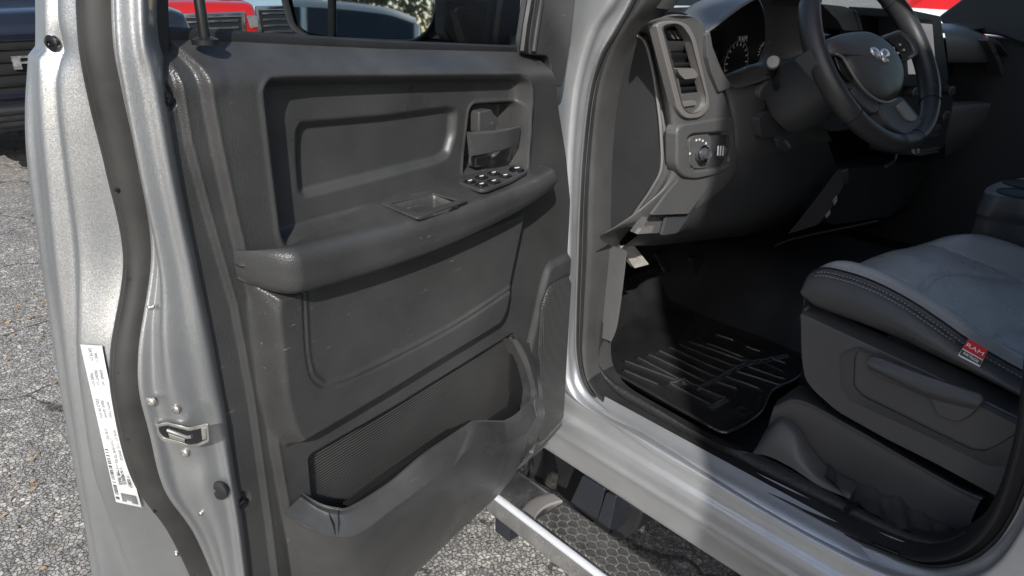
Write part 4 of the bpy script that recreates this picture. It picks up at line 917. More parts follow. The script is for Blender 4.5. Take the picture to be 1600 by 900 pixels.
# emblem
M['emblem'] = M['chrome']; ep = wpl(.031)
em = [[(1361,74),(1366,73),(1372,77),(1375,83),(1377,92),(1372,91),(1366,86),(1362,80)], [(1379,75),(1385,76),(1390,82),(1391,88),(1387,90),(1383,92),(1378,86),(1376,79)], [(1378,90),(1384,91),(1388,93),(1389,98),(1384,98.5),(1381,95)]]
g = G(); 
for e in em:
    P_ = on(ep, rp(e, 1.5)); c_ = P_.mean(0); g.grid([P_-wn*.003, P_, c_+(P_-c_)*.72+wn*.0022, c_+(P_-c_)*.2+wn*.003], cv=True); g.add(c_+(P_-c_)*.2+wn*.003, [tuple(range(len(P_)))])
M['badge'] = mat('badge_chrome', (.85,.86,.88), .26, metal=.7, vary=.05)
g.mk('emblem', M['badge'], sw, sharp=0)
def spoke(name, px, h, th, mt, r=4, bev=.004): return G().prism(on(wpl(h), rp(px, r)), -wn*th).mk(name, mt, sw, bevel=bev)
spoke('spoke', [(1376,56),(1405,47),(1432,60),(1436,84),(1424,92),(1408,96)], .012, .03, M['dash_dark'], 6)
pad = [(1384,60),(1406,53),(1420,66),(1427,82),(1411,92),(1400,74)]
spoke('button_pad', pad, .017, .01, M['pgloss'], 4, .002)
G().tube(catmull(on(wpl(.018), [(1379,58),(1392,53),(1407,50),(1420,64),(1429,82),(1420,90)]), 40), .0022, 8).mk('spoke_trim', M['bezel'], sw)
for p in ((1396,75),(1406,70),(1403,83),(1412,78)):
    c_ = hit(*p, wpl(.0182)); G().prism([c_+wr*a+wu*b_ for a, b_ in ((-.003,-.002),(.003,-.002),(.003,.002),(-.003,.002))], wn*.0008).mk('button_symbol', M['white'], sw, smooth=False)
spoke('spoke', [(1262,78),(1296,70),(1322,92),(1342,124),(1348,140),(1318,138),(1290,112)], .008, .03, M['dash_dark'], 6)
spoke('button_pad', [(1304,86),(1312,86),(1326,104),(1338,124),(1328,128),(1312,108)], .016, .008, M['pgloss'], 4, .002)
G().tube(catmull(on(wpl(.020), [(1306,84),(1317,90),(1328,108),(1338,124),(1352,142),(1370,156),(1386,160),(1400,155)]), 40), .0024, 8).mk('spoke_trim', M['bezel'], sw)
spoke('spoke', [(1340,126),(1370,152),(1376,172),(1366,178),(1350,166),(1330,140)], .010, .03, M['dash_dark'], 5)
spoke('lower_spoke', [(1372,154),(1392,158),(1408,148),(1428,170),(1444,192),(1436,206),(1414,212),(1388,196),(1374,172)], .006, .03, M['dash_dark'], 8)
spoke('spoke_cover', [(1400,164),(1412,156),(1434,184),(1428,190),(1418,188)], .010, .01, M['bezel'], 5, .003)
# ---- centre stack
sx = -.245
scr = pla('touch_screen', X(sx), [(1405,28),(1426,24),(1470,29),(1483,126),(1470,134),(1410,134)], BK*.05, M['dash_dark'], db, 3, .004)
m_, nt_, b_, N_, L_ = nodes('screen_display'); b_.inputs['Base Color'].default_value = (.30,.29,.29,1); b_.inputs['Roughness'].default_value = .12; b_.inputs['Emission Color'].default_value = (.6,.58,.58,1); b_.inputs['Emission Strength'].default_value = .35; M['display'] = m_  # glow imitates outside light reflected in the screen
pla('screen_display', X(sx-.001), [(1414,34),(1457,38),(1463,116),(1420,116)], BK*.002, M['display'], scr, 0, .0005)
pla('screen_visor', X(sx-.02), [(1395,14),(1424,16),(1468,25),(1474,32),(1430,30),(1395,28)], BK*.10, M['dash_dark'], db, 2, .004)
for p, r in (((1485,142),.013),((1428,144),.012),((1476,181),.014)):
    c_ = hit(*p, X(sx-.004)); kn_ = G().lathe(c_, V3(-1,.3,.1), [(r,-.03),(r,0),(r*.9,.008),(r*.7,.010),(0,.010)], 24).mk('stack_knob', M['dash_dark'], db)
    G().lathe(c_, V3(-1,.3,.1), [(r*.93,.0075),(r*1.02,.006),(r*.93,.004)], 24).mk('knob_ring', M['bezel'], kn_)
stack = pla('centre_stack', X(sx+.02), [(1400,130),(1482,128),(1490,160),(1474,232),(1440,244),(1392,240)], BK*.06, M['dash_dark'], db, 4, .006)
for q in ([(1452,210),(1467,208),(1467,212),(1452,214)], [(1436,236),(1468,230),(1468,233),(1436,239)], [(1428,240),(1468,236),(1468,238),(1436,243)], [(1456,198),(1471,194),(1470,202),(1458,207)]): pla('stack_button', X(sx+.012), q, BK*.008, M['bezel'], stack, 0, .0006)
for q in ([(1427,233),(1429,233),(1430,240),(1428,240)], [(1435,232),(1437,232),(1438,239),(1436,239)]): pla('stack_light', X(sx+.012), q, BK*.006, M['white'], stack, 0, 0)
# mid hood piece behind the wheel
pla('mid_hood', X(-.21), [(1283,6),(1320,10),(1338,18),(1346,48),(1318,48),(1308,30)], BK*.12, M['dash'], db, 5, .006)
pla('hood_edge', X(-.212), [(1334,14),(1340,18),(1349,48),(1344,48)], BK*.08, M['dash'], db, 0, .002)
pla('stack_face', X(-.17), [(1346,20),(1430,26),(1430,140),(1340,140)], BK*.05, M['dash_dark'], db, 0, .002)
M['dash_far'] = mat('dash_far_plastic', (.26, .263, .27), .4, grain=900, gdist=.0002, gtype='voronoi', vary=.08)  # paler copy of the dash plastic, making up for missing light over here
# passenger side
ps = loft([on(X(-.15), [(1470,36),(1500,40),(1540,54),(1570,78)]), on(X(-.20), [(1474,46),(1506,50),(1542,64),(1560,90)]), on(X(-.215), [(1478,64),(1510,68),(1546,78),(1556,96)]), on(X(-.205), [(1481,95),(1512,96),(1552,97),(1556,110)]), on(X(-.16), [(1481,97),(1512,98),(1552,99),(1558,114)])], 30, 5, keys=True)
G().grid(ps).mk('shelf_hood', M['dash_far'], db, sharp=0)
pla('shelf_recess', X(-.08), [(1470,90),(1580,90),(1590,170),(1470,170)], BK*.02, M['vinyl'], db)
gb = loft([on(X(-.12), [(1472,158),(1510,156),(1550,155),(1600,154)]), on(X(-.205), [(1474,166),(1512,162),(1552,159),(1606,157)]), on(X(-.225), [(1474,178),(1512,172),(1552,168),(1610,164)]), on(X(-.21), [(1476,216),(1512,212),(1552,206),(1620,196)]), on(X(-.15), [(1476,244),(1512,236),(1552,228),(1630,216)]), on(X(.0), [(1470,262),(1512,256),(1552,250),(1630,240)])], 30, 5, keys=True)
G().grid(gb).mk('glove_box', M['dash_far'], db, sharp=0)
pv = ring_('far_vent', X(-.235), [(1541,62),(1556,60),(1578,84),(1592,140),(1590,152),(1574,148),(1560,100)], [(1552,68),(1562,70),(1576,88),(1587,136),(1584,144),(1577,140),(1566,98)], 5, BK*.04, M['bezel'], db, .003)
pla('far_vent_box', X(-.205), [(1548,62),(1566,66),(1592,140),(1586,150),(1570,140)], BK*.01, M['black'], pv)
pla('far_vent_tab', X(-.228), [(1573,110),(1580,109),(1581,113),(1575,115)], BK*.01, M['bezel'], pv, 1, .001)
for q in ([(1566,84),(1575,82),(1576,86),(1567,88)], [(1570,98),(1579,96),(1580,100),(1571,102)], [(1575,124),(1583,122),(1584,127),(1576,129)]): pla('vent_slat', X(-.222), q, BK*.012, M['dash'], pv, 0, .001)
# ---- under the dash: console, pedals
M['vinyl2'] = mat('console_plastic', (.030,.031,.034), .5, vary=.1)
cons = pla('centre_console', X(-.10), [(1306,264),(1330,262),(1440,252),(1452,262),(1420,318),(1390,340),(1300,352),(1286,340)], BK*.3, M['dash_dark'], truck, 6, .012)
pla('console_side', Y(-.66), [(1308,266),(1316,266),(1318,290),(1296,330),(1276,352),(1230,366),(1260,330)], V3(0,-.03,0), M['vinyl2'], truck, 4, .006)
G().tube(catmull(on(Y(-.70), [(1210,385),(1230,376),(1280,364),(1340,352),(1372,345)]), 30), .003, 6).mk('console_edge', M['vinyl2'], truck)
for q in ([(1302,312),(1308,305),(1309,314),(1304,322)], [(1290,336),(1297,328),(1298,334),(1292,341)]): pla('plug_cover', Y(-.655), q, V3(0,.004,0), M['steel'], truck, 0, .001)
trim_edge = on(Z(.72), [(1180,420),(1206,398),(1226,386),(1250,398),(1275,386),(1300,374)])
G().tube(catmull(trim_edge+V3(0,0,.10), 30), .004, 6).mk('carpet_fold', M['vinyl'], truck)
hk = G().tube(catmull(on(X(-.2), [(1402,238),(1398,250),(1384,260)]), 14), .005, 8); hk.mk('bag_hook', M['dash'], truck)
M['pedal_pad'] = mat('worn_pedal_pad', (.42,.40,.36), .4, grain=300, gdist=.001, vary=.3, vscale=40)  # pale pad colour replaces the sunlight that does not reach the pedal
pedal = pla('parking_brake', X(-.03), [(970,386),(978,384),(992,385),(996,390),(1014,413),(992,419),(988,414)], BK*.012, M['pedal_pad'], truck, 1, .002)
G().tube([hit(985,392,X(-.015)), hit(985,384,X(.08)), hit(990,376,X(.16))], .01, 8).mk('pedal_arm', M['rubber_dark'], pedal)
bp_ = pla('brake_pedal', X(.10), [(1080,404),(1100,402),(1108,432),(1106,444),(1094,444),(1088,430)], BK*.015, M['rubber_dark'], truck, 3, .004)
G().tube([hit(1096,410,X(.11)), hit(1090,370,X(.2)), hit(1090,330,X(.3))], .012, 8).mk('pedal_arm', M['rubber_dark'], bp_)
pla('throttle_pedal', X(.16), [(1024,396),(1036,398),(1048,424),(1040,426)], BK*.01, M['rubber_dark'], truck, 2, .003)

# ---- sill trim
st0 = [(900,604),(936,634),(975,656),(1040,694),(1120,740),(1200,776),(1300,826),(1400,860),(1480,872)]
seam = [D0[i] for i in (8,9,10,11,12,13,14,15,16,17,18,19)]; seam = np.array(seam)
pxd = [rd[i] for i in (8,9,10,11,12,13,14,15,16,17,18,19)]
inn = on(Z(.715), [(944,540),(942,566),(950,590),(984,614),(1034,644),(1128,698),(1200,716),(1330,786),(1400,818),(1446,836),(1490,840),(1512,826)])
sill_rows = [seam+V3(0,-.03,-.03), seam+V3(0,-.006,.000), seam*.75+inn*.25+V3(0,0,.010), seam*.3+inn*.7+V3(0,0,.008), inn, inn+V3(0,-.03,-.035)]
sA = loft(sill_rows, 150, 7, keys=True)
M['sill'] = mat('sill_plastic', (.022, .022, .0225), .55, grain=110, gdist=.0012, gtype='voronoi', vary=.15, dust=.12)
G().grid(sA).mk('sill_plate', M['sill'], truck, sharp=0)
pla('sill_joint', Z(.728), [(1318,794),(1340,784),(1344,786),(1322,806)], V3(0,0,.002), M['black'], truck, 0, 0)
# ---- seat riser, carpet and side cover
ris = loft([on(Y(-.30), [(1215,625),(1262,602),(1330,650),(1420,700),(1500,744),(1560,770)]), on(Y(-.178), [(1211,633),(1250,622),(1330,664),(1420,716),(1500,760),(1540,776)]), on(Y(-.168), [(1208,640),(1252,634),(1332,676),(1420,726),(1498,770),(1530,786)]), on(Y(-.170), [(1202,660),(1256,672),(1336,716),(1420,762),(1496,800),(1520,808)]), on(Y(-.175), [(1196,690),(1292,738),(1347,766),(1420,796),(1490,826),(1512,832)])], 60, 6, keys=True)
G().grid(ris).mk('seat_riser', M['shield'], truck, sharp=0)
bl_ = loft([on(Y(-.165), [(1196,672),(1220,652),(1248,668),(1268,700),(1296,732),(1340,756)]), on(Y(-.140), [(1192,680),(1216,662),(1242,678),(1262,708),(1290,742),(1336,764)]), on(Y(-.118), [(1180,702),(1204,690),(1236,706),(1256,726),(1284,750),(1330,772)]), on(Y(-.110), [(1174,710),(1198,712),(1232,728),(1254,742),(1282,760),(1328,780)])], 40, 5, keys=True)
G().grid(bl_).mk('sill_bulge', M['shield'], truck, sharp=0)
cp = loft([on(Y(-.172), [(1288,726),(1330,748),(1390,776),(1450,806),(1510,832)]), on(Y(-.150), [(1286,736),(1328,762),(1388,792),(1446,822),(1506,842)]), on(Y(-.120), [(1296,752),(1330,780),(1392,808),(1440,838),(1490,850)]), on(Y(-.10), [(1310,770),(1340,790),(1400,822),(1440,842),(1486,856)])], 60, 12, keys=True)
P = cp.reshape(-1, 3); P[:, 2] += .006*np.sin(P[:, 0]*70+P[:, 1]*60)*np.sin(P[:, 0]*31+1)+.004*np.sin(P[:, 0]*150+P[:, 1]*90)
M['crinkle'] = mat('crinkled_vinyl', (.045, .045, .045), .36, grain=300, gdist=.0004, vary=.2, dust=.08)
G().grid(P.reshape(cp.shape)).mk('crinkled_liner', M['crinkle'], truck, sharp=0)

# ---- driver's seat
seat = empty('driver_seat', (-.75, -.45, .66)); seat.parent = truck; seat.matrix_parent_inverse = WM[truck.name].inverted()
pip = on(Y(-.190), [(1264,436),(1268,427),(1287,421),(1320,427),(1362,441),(1412,466),(1462,498),(1512,533),(1562,563),(1600,584),(1680,628),(1760,672)])
pip = catmull(pip, 120)
nj = 70; jj = np.linspace(0, 1, nj)
g1l = [hit(x, y, Z(1.066))[:2] for x, y in ((1440,456),(1446,449),(1456,440),(1475,431),(1495,427),(1512,425),(1540,424),(1565,422))]
g2l = [hit(x, y, Z(1.05))[:2] for x, y in ((1550,526),(1562,518),(1575,512),(1600,505),(1640,498))]
px_ = pip[:, 0][::-1]; pz_ = pip[:, 2][::-1]
def srow(y, x0, prof):
    """one lengthwise line of the cushion: prof lists (x, z)"""
    P_ = np.array(sorted(prof)); xs_ = x0+np.array([0,-.012,-.035,-.07,-.12,-.19,-.30,-.50,-.80])
    z_ = np.interp(xs_, P_[:, 0], P_[:, 1]); z_[0] -= .022; z_[1] -= .006
    return np.stack([xs_, np.full(9, y), z_], 1)
def prow(y, x0, dz): return srow(y, x0, [(x, z+dz) for x, z in zip(px_, pz_)])
c0 = pip[[0,3,9,17,28,44,66,92,119]]
valley = [(-.45,1.084),(-.46,1.087),(-.525,1.091),(-.601,1.079),(-.67,1.056),(-.736,1.037),(-.773,1.027),(-1.3,.985)]
midl = [(-.46,1.080),(-.525,1.086),(-.601,1.075),(-.67,1.053),(-.736,1.034),(-.8,1.020),(-1.3,.98)]
crs = [(-.47,1.064),(-.52,1.073),(-.56,1.072),(-.646,1.054),(-.69,1.044),(-.8,1.02),(-1.3,.98)]
rdg = [(-.49,1.060),(-.52,1.074),(-.566,1.088),(-.611,1.087),(-.66,1.080),(-.8,1.06),(-1.3,1.01)]
rowsS = [c0, c0+V3(-.002,-.010,.006), prow(-.222, -.446, .012), srow(-.28, -.454, valley), srow(-.43, -.462, midl), srow(-.56, -.474, crs), srow(-.585, -.477, crs), srow(-.66, -.494, rdg), srow(-.705, -.505, [(x, z-.02) for x, z in rdg]), srow(-.73, -.52, [(x, z-.08) for x, z in rdg])]
R = loft(rowsS, 120, 9, keys=True).transpose(1, 0, 2).copy(); P = R.reshape(-1, 3); nj = R.shape[1]; jj = np.linspace(0, 1, nj)
for ln in (g1l, g2l):
    d = ldist(P[:, 0], P[:, 1], catmull(np.array(ln), 40)); P[:, 2] -= .006*np.exp(-(d/.004)**2); P[:, 2] -= .004*np.exp(-(d/.02)**2)
d = ldist(P[:, 0], P[:, 1], [(x, -.28) for x in (-.46,-.6,-.8,-1.2)]); P[:, 2] -= .0035*np.exp(-(d/.007)**2)
d = ldist(P[:, 0], P[:, 1], [(-.54,-.575),(-.646,-.58),(-.69,-.58),(-1.2,-.58)]); P[:, 2] -= .005*np.exp(-(d/.005)**2)
P[:, 2] += .0012*np.sin(P[:, 0]*41+P[:, 1]*23)*np.sin(P[:, 1]*37)
R = P.reshape(R.shape)
fl = [R[0]+V3(.004,0,-.012), R[0]+V3(.002,0,-.045), R[0]+V3(-.015,0,-.10)]
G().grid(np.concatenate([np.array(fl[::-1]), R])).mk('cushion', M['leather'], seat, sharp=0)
low_ = catmull(on(Y(-.178), [(1260,466),(1272,477),(1300,488),(1350,506),(1412,531),(1462,556),(1525,585),(1600,622),(1680,664),(1760,706)]), 120)
sd_ = np.array([pip+V3(0,0,.001), pip*.92+low_*.08+V3(.004,.006,0), pip*.75+low_*.25+V3(.002,.016,0), pip*.45+low_*.55+V3(.002,.022,0), pip*.15+low_*.85+V3(0,.012,0), low_, low_+V3(-.004,-.02,-.01)])
sd_ = np.stack([keyed(sd_[:, i], 36) for i in range(120)], 1)
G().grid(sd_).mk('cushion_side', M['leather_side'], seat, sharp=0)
frs = np.array([low_[0]+V3(0,-.5*t,0)+V3(-.10*t,0,0) for t in jj]); G().grid([R[0]+V3(-.010,0,-.06), R[0]+V3(.004,0,-.085), frs+V3(.0,0,-.0), frs+V3(-.06,0,-.10)]).mk('cushion_front', M['leather_side'], seat, sharp=0)
for h, o in ((.0,(0,.006,-.0045)), (0,(0,.011,-.0125)), (0,(.0,.000,.003))): G().tube(pip+V3(*o), .0016, 6).mk('piping', M['black'], seat)
# twin stitching
s = np.r_[0, np.cumsum(np.linalg.norm(np.diff(pip, axis=0), axis=1))]
g = G(); 
for o in (V3(0,.0085,-.003), V3(0,.0132,-.0085), V3(0,.0150,-.0155)):
    for k in np.arange(.03, s[-1], .0065):
        a = np.array([np.interp(k, s, pip[:, j]) for j in range(3)])+o; b_ = np.array([np.interp(k+.0042, s, pip[:, j]) for j in range(3)])+o; g.tube([a, b_], .0009, 5, cap=False)
tag(g.mk('stitching', M['thread'], seat), kind='stuff')
# fabric tag
tp = on(Y(-.1615), [(1514,529),(1544,547),(1531,573),(1497,555)])
tg = G().prism(tp, V3(0,.0016,0)).mk('fabric_tag', M['white'], seat, smooth=False)
ptg = Y(-.1595)
G().add(on(Y(-.1595), [(1514,529),(1544,547),(1536,562),(1504,544)]), [(0,1,2,3)]).mk('tag_field', M['red'], tg, smooth=False)
G().add(on(Y(-.1593), [(1503,545.5),(1535,563.5),(1531.5,571),(1499,554)]), [(0,1,2,3)]).mk('tag_band', M['ink'], tg, smooth=False)
tx_ = nrm(tp[1]-tp[0]); ty_ = nrm(tp[0]-tp[3])
text('RAM', hit(1523.5,546,Y(-.1589)), tx_, ty_, .0092, M['white'], tg, 'tag_lettering', sx=1.5)
text('RAM TRUCKS', hit(1517,558.3,Y(-.1589)), tx_, ty_, .0058, M['white'], tg, 'tag_lettering', sx=.68, bold=.02)
# side shield with lever
so_ = [(1250,490),(1256,492),(1340,531),(1450,582),(1600,656),(1700,705),(1700,840),(1600,796),(1547,771),(1460,724),(1384,686),(1309,644),(1271,611),(1257,592),(1252,560)]
sh = G().prism(on(Y(-.160), rp(so_, [4,3,0,0,0,0,0,0,8,8,8,12,12,10,4])), V3(0,-.06,0)).mk('seat_shield', M['shield'], seat, bevel=.008)
fo = [(1313,552),(1340,541),(1450,586),(1600,660),(1690,702),(1690,792),(1596,748),(1573,728),(1547,728),(1441,676),(1331,626),(1315,606)]
fi = [(1336,556),(1342,547),(1450,594),(1600,668),(1680,706),(1680,740),(1596,672),(1562,694),(1540,704),(1520,703),(1347,618),(1334,602)]
G().frame(on(Y(-.1605), rp(fo, 7)), on(Y(-.1535), rp(fi, 5)), V3(0,.003,0)).mk('shield_frame', M['shield'], sh, bevel=.0025)
pla('shield_inset', Y(-.155), fi, V3(0,-.004,0), M['shield'], sh, 5, .0015)
lv = [(1353,566),(1357,558),(1368,558),(1450,590),(1533,618),(1538,627),(1526,640),(1517,651),(1500,660),(1488,660),(1464,650),(1452,624),(1430,615),(1364,586),(1356,578)]
lev = pla('recline_lever', Y(-.142), lv, V3(0,-.012,0), M['shield'], sh, 5, .004)
G().grid(loft([on(Y(-.142), [(1356,576),(1430,613),(1456,624),(1520,640)]), on(Y(-.134), [(1355,568),(1430,602),(1460,612),(1530,632)]), on(Y(-.142), [(1358,559),(1440,586),(1470,596),(1534,620)])], 24, 5, keys=True)).mk('lever_grip', M['shield'], lev)
G().grid([on(Y(-.2), [(1256,560),(1300,648),(1400,700),(1560,780)]), on(Y(-.45), [(1256,560),(1300,648),(1400,700),(1560,780)])-V3(0,0,.12)]).mk('seat_base', M['vinyl'], seat)
# ---- middle seat with cup holders
ct = [(1534,300),(1544,290),(1562,283),(1600,277),(1680,280),(1700,320),(1640,318),(1600,311),(1556,306)]
zc = 1.165
g = G(); P_ = on(Z(zc), rp(ct, 8)); c_ = P_.mean(0)
mid_seat = empty('centre_seat', (c_[0], c_[1], .68)); mid_seat.parent = truck; mid_seat.matrix_parent_inverse = WM[truck.name].inverted()
R_ = [c_+(P_-c_)*s_+V3(0,0,h) for s_, h in ((.98,-.003),(1.0,-.006),(1.05,-.03),(1.07,-.045),(1.03,-.05),(1.03,-.06),(1.04,-.12),(1.0,-.20),(.96,-.40))]
g.grid(R_, cv=True); g.mk('console_body', M['dash_dark'], mid_seat, sharp=40)
M['cuptop'] = mat('satin_grey_top', (.10,.105,.11), .35, vary=.05)
g = G(); g.prism(c_+(P_-c_)*.985-V3(0,0,.004), V3(0,0,.004)); g.mk('console_top', M['cuptop'], mid_seat, bevel=.001)
for px in ((1592,302),(1600,288)):
    q = hit(*px, Z(zc+.001)); G().lathe(q, V3(0,0,1), [(.042,.0),(.038,.0015),(.036,-.0005),(0,-.0004)], 30).mk('cup_holder', M['black'], mid_seat)
# passenger seat block (mostly hidden)
G().prism(rp([V3(x,-1.15,z) for x, z in ((-.55,.80),(-.55,1.0),(-1.1,.95),(-1.25,1.7),(-1.45,1.7),(-1.3,.8))], .05), V3(0,-.5,0)).mk('passenger_seat', M['leather_side'], truck, bevel=.03)
bs = G().prism(rp([V3(x,-.20,z) for x, z in ((-1.10,1.02),(-1.22,1.75),(-1.40,1.75),(-1.32,.95))], .05), V3(0,-.5,0)).mk('backrest', M['leather_side'], seat, bevel=.04)

# ---- floor liner: a thing of its own
mat_out = [(950,516),(936,541),(931,562),(940,588),(980,611),(1031,641),(1080,669),(1126,694),(1136,693),(1182,666),(1204,628),(1244,606),(1270,560),(1240,470),(1140,440),(1040,448),(975,470)]
zf_ = .690
P_ = on(Z(zf_), mat_out); 
liner = empty('floor_liner', tuple(P_.mean(0)*V3(1,1,0)+V3(0,0,.66)))
tag(liner, 'black ribbed rubber floor liner lying in the driver footwell before the seat', 'floor liner')
gx = np.arange(-.52, .46, .004); gy = np.arange(-.78, -.10, .004); GX, GY = np.meshgrid(gx, gy, indexing='ij')
dm = sdf(GX, GY, catmull(P_[:, :2], 160, True))
GZ = np.full(GX.shape, zf_)
GZ += .030*np.clip(1+dm/.035, 0, 1)**2*sstep(GX, .5, -.1)
GZ += .20*sstep(GX, .12, .46)+.05*sstep(GY, -.55, -.78)
GZ += .0025*np.sin(GX*21+GY*13)*np.sin(GY*17+1)
rb_ = []
Zr = lambda x, y: hit(800+x/3.333, 370+y/3.333, Z(zf_))[:2]
rl = [((590,655),(870,762)),((585,703),(760,775)),((655,640),(905,768)),((710,625),(1010,758)),((765,605),(1060,733)),((820,585),(1110,710)),((870,568),(1165,686)),((920,555),(1222,660)),((1010,565),(1200,632)),((970,790),(1222,660)),((1222,660),(1430,625)),((1060,757),(1168,800)),((1110,735),(1285,802)),((1170,710),(1410,786)),((1230,684),(1420,750)),((1290,650),(1410,710)),((1215,575),(1290,600)),((1060,520),(1150,545)),((1350,640),(1420,665)),((820,770),(900,758)),((900,758),(1110,850)),((1110,850),(1040,890)),((1040,890),(820,772))]
for a, b_ in rl:
    d = ldist(GX, GY, [Zr(*a), Zr(*b_)]); GZ += .004*np.exp(-(d/.005)**2)
bad = np.array([Zr(*q) for q in ((820,770),(900,758),(1110,850),(1040,890))]); GZ -= .002*(sdf(GX, GY, bad) < -.006)
q = hit(1161,642,Z(zf_))[:2]; d = np.hypot(GX-q[0], GY-q[1]); GZ += .004*np.exp(-((d-.014)/.003)**2)
ok = dm < 0; cell_ = ok[:-1, :-1] & ok[1:, :-1] & ok[:-1, 1:] & ok[1:, 1:]
i, j = np.where(cell_); nc = len(gy); f_ = np.stack([i*nc+j, i*nc+j+1, (i+1)*nc+j+1, (i+1)*nc+j], 1); ids, inv = np.unique(f_, return_inverse=True)
g = G(); g.add(np.stack([GX, GY, GZ], 2).reshape(-1, 3)[ids], inv.reshape(-1, 4).tolist()); tray = g.mk('tray', M['tpe'], liner, sharp=0)
rimc = catmull(P_, 220, True); rz = np.array([np.interp(0, [0], [0])+zf_+.030*sstep(np.array(p[0]), .5, -.1)+.20*sstep(np.array(p[0]), .12, .46)+.05*sstep(np.array(p[1]), -.55, -.78) for p in rimc]); rimc[:, 2] = rz
G().tube(rimc, .0038, 8, closed=True).mk('raised_edge', M['tpe'], liner)
def tray_z(p): return float(np.interp(0,[0],[0]))+GZ[int(np.clip(round((p[0]-gx[0])/.004), 0, len(gx)-1)), int(np.clip(round((p[1]-gy[0])/.004), 0, len(gy)-1))]
M['tpe_shine'] = mat('liner_bead_rubber', (.05,.05,.051), .14, vary=.2, vscale=60, coat=.6, grain=180, gdist=.0006)  # lighter than the tray rubber, putting the ribs' glints into the colour
for a, b_ in rl:
    pa, pb = Zr(*a), Zr(*b_); pts = [V3(*(pa+(pb-pa)*t), tray_z(pa+(pb-pa)*t)+.001) for t in np.linspace(0, 1, 14)]
    G().tube(pts, [.0016]+[.0026]*12+[.0016], 8).mk('rib', M['tpe_shine'], liner)
lq = hit(1161, 642, Z(zf_+.004)); G().lathe(lq, V3(0,0,1), [(.009,0),(.010,.002),(.008,.0025),(.006,.001),(0,.001)], 20).mk('anchor_button', M['screw'], liner)
m, nt, b, N, L = nodes('asphalt')
tc = N('ShaderNodeTexCoord')
def vor(scale, feat='F1', out='Color'):
    v = N('ShaderNodeTexVoronoi', i_Scale=scale, feature=feat); L(tc.outputs['Object'], v.inputs['Vector']); return v
nd = N('ShaderNodeTexNoise', i_Scale=120., i_Detail=3.); L(tc.outputs['Object'], nd.inputs['Vector'])
dm_ = N('ShaderNodeMix', data_type='RGBA', blend_type='ADD'); dm_.inputs['Factor'].default_value = .010; L(tc.outputs['Object'], dm_.inputs['A']); L(nd.outputs['Color'], dm_.inputs['B'])
def vor(scale, feat='F1', out='Color'):
    v = N('ShaderNodeTexVoronoi', i_Scale=scale, feature=feat); L(dm_.outputs['Result'], v.inputs['Vector']); return v
v1 = vor(74.); v2 = vor(260.); e1_ = vor(74., 'DISTANCE_TO_EDGE')
sp = N('ShaderNodeSeparateColor'); L(v1.outputs['Color'], sp.inputs[0])
r1 = N('ShaderNodeValToRGB'); L(sp.outputs[0], r1.inputs['Fac']); ramp(r1, [(0, (.18,.175,.17)), (.3, (.36,.35,.33)), (.6, (.52,.50,.47)), (.85, (.68,.65,.60)), (1, (.82,.80,.76))])
sp2 = N('ShaderNodeSeparateColor'); L(v2.outputs['Color'], sp2.inputs[0])
r2 = N('ShaderNodeValToRGB'); L(sp2.outputs[1], r2.inputs['Fac']); ramp(r2, [(0, (.12,.117,.11)), (.5, (.30,.29,.28)), (1, (.6,.58,.55))])
n1 = N('ShaderNodeTexNoise', i_Scale=9., i_Detail=8., i_Roughness=.7); L(tc.outputs['Object'], n1.inputs['Vector'])
rm = N('ShaderNodeValToRGB'); L(n1.outputs['Fac'], rm.inputs['Fac']); ramp(rm, [(.40, (0,0,0)), (.60, (1,1,1))])
mx = N('ShaderNodeMix', data_type='RGBA'); L(rm.outputs['Color'], mx.inputs['Factor']); L(r1.outputs['Color'], mx.inputs['A']); L(r2.outputs['Color'], mx.inputs['B'])
re = N('ShaderNodeValToRGB'); L(e1_.outputs['Distance'], re.inputs['Fac']); ramp(re, [(.0, (.34,.34,.34)), (.14, (1,1,1))])
m2 = N('ShaderNodeMix', data_type='RGBA', blend_type='MULTIPLY'); m2.inputs['Factor'].default_value = .9; L(mx.outputs['Result'], m2.inputs['A']); L(re.outputs['Color'], m2.inputs['B'])
# cracks
nw = N('ShaderNodeTexNoise', i_Scale=6., i_Detail=4.); L(tc.outputs['Object'], nw.inputs['Vector'])
wa = N('ShaderNodeMix', data_type='RGBA', blend_type='ADD'); wa.inputs['Factor'].default_value = .22; L(tc.outputs['Object'], wa.inputs['A']); L(nw.outputs['Color'], wa.inputs['B'])
vc = N('ShaderNodeTexVoronoi', i_Scale=1.1, feature='DISTANCE_TO_EDGE'); L(wa.outputs['Result'], vc.inputs['Vector'])
rc = N('ShaderNodeValToRGB'); L(vc.outputs['Distance'], rc.inputs['Fac']); ramp(rc, [(.003, (.2,.19,.18)), (.012, (1,1,1))])
m3 = N('ShaderNodeMix', data_type='RGBA', blend_type='MULTIPLY'); m3.inputs['Factor'].default_value = .85; L(m2.outputs['Result'], m3.inputs['A']); L(rc.outputs['Color'], m3.inputs['B'])
nb_ = N('ShaderNodeTexNoise', i_Scale=1.4, i_Detail=5., i_Roughness=.65); L(tc.outputs['Object'], nb_.inputs['Vector'])
rb2_ = N('ShaderNodeValToRGB'); L(nb_.outputs['Fac'], rb2_.inputs['Fac']); ramp(rb2_, [(.36, (.78,.76,.73)), (.60, (1,.965,.91))])
m4 = N('ShaderNodeMix', data_type='RGBA', blend_type='MULTIPLY'); m4.inputs['Factor'].default_value = 1.; L(m3.outputs['Result'], m4.inputs['A']); L(rb2_.outputs['Color'], m4.inputs['B'])
L(m4.outputs['Result'], b.inputs['Base Color']); b.inputs['Roughness'].default_value = .85
bp = N('ShaderNodeBump', i_Strength=1., i_Distance=.004); L(re.outputs['Color'], bp.inputs['Height'])
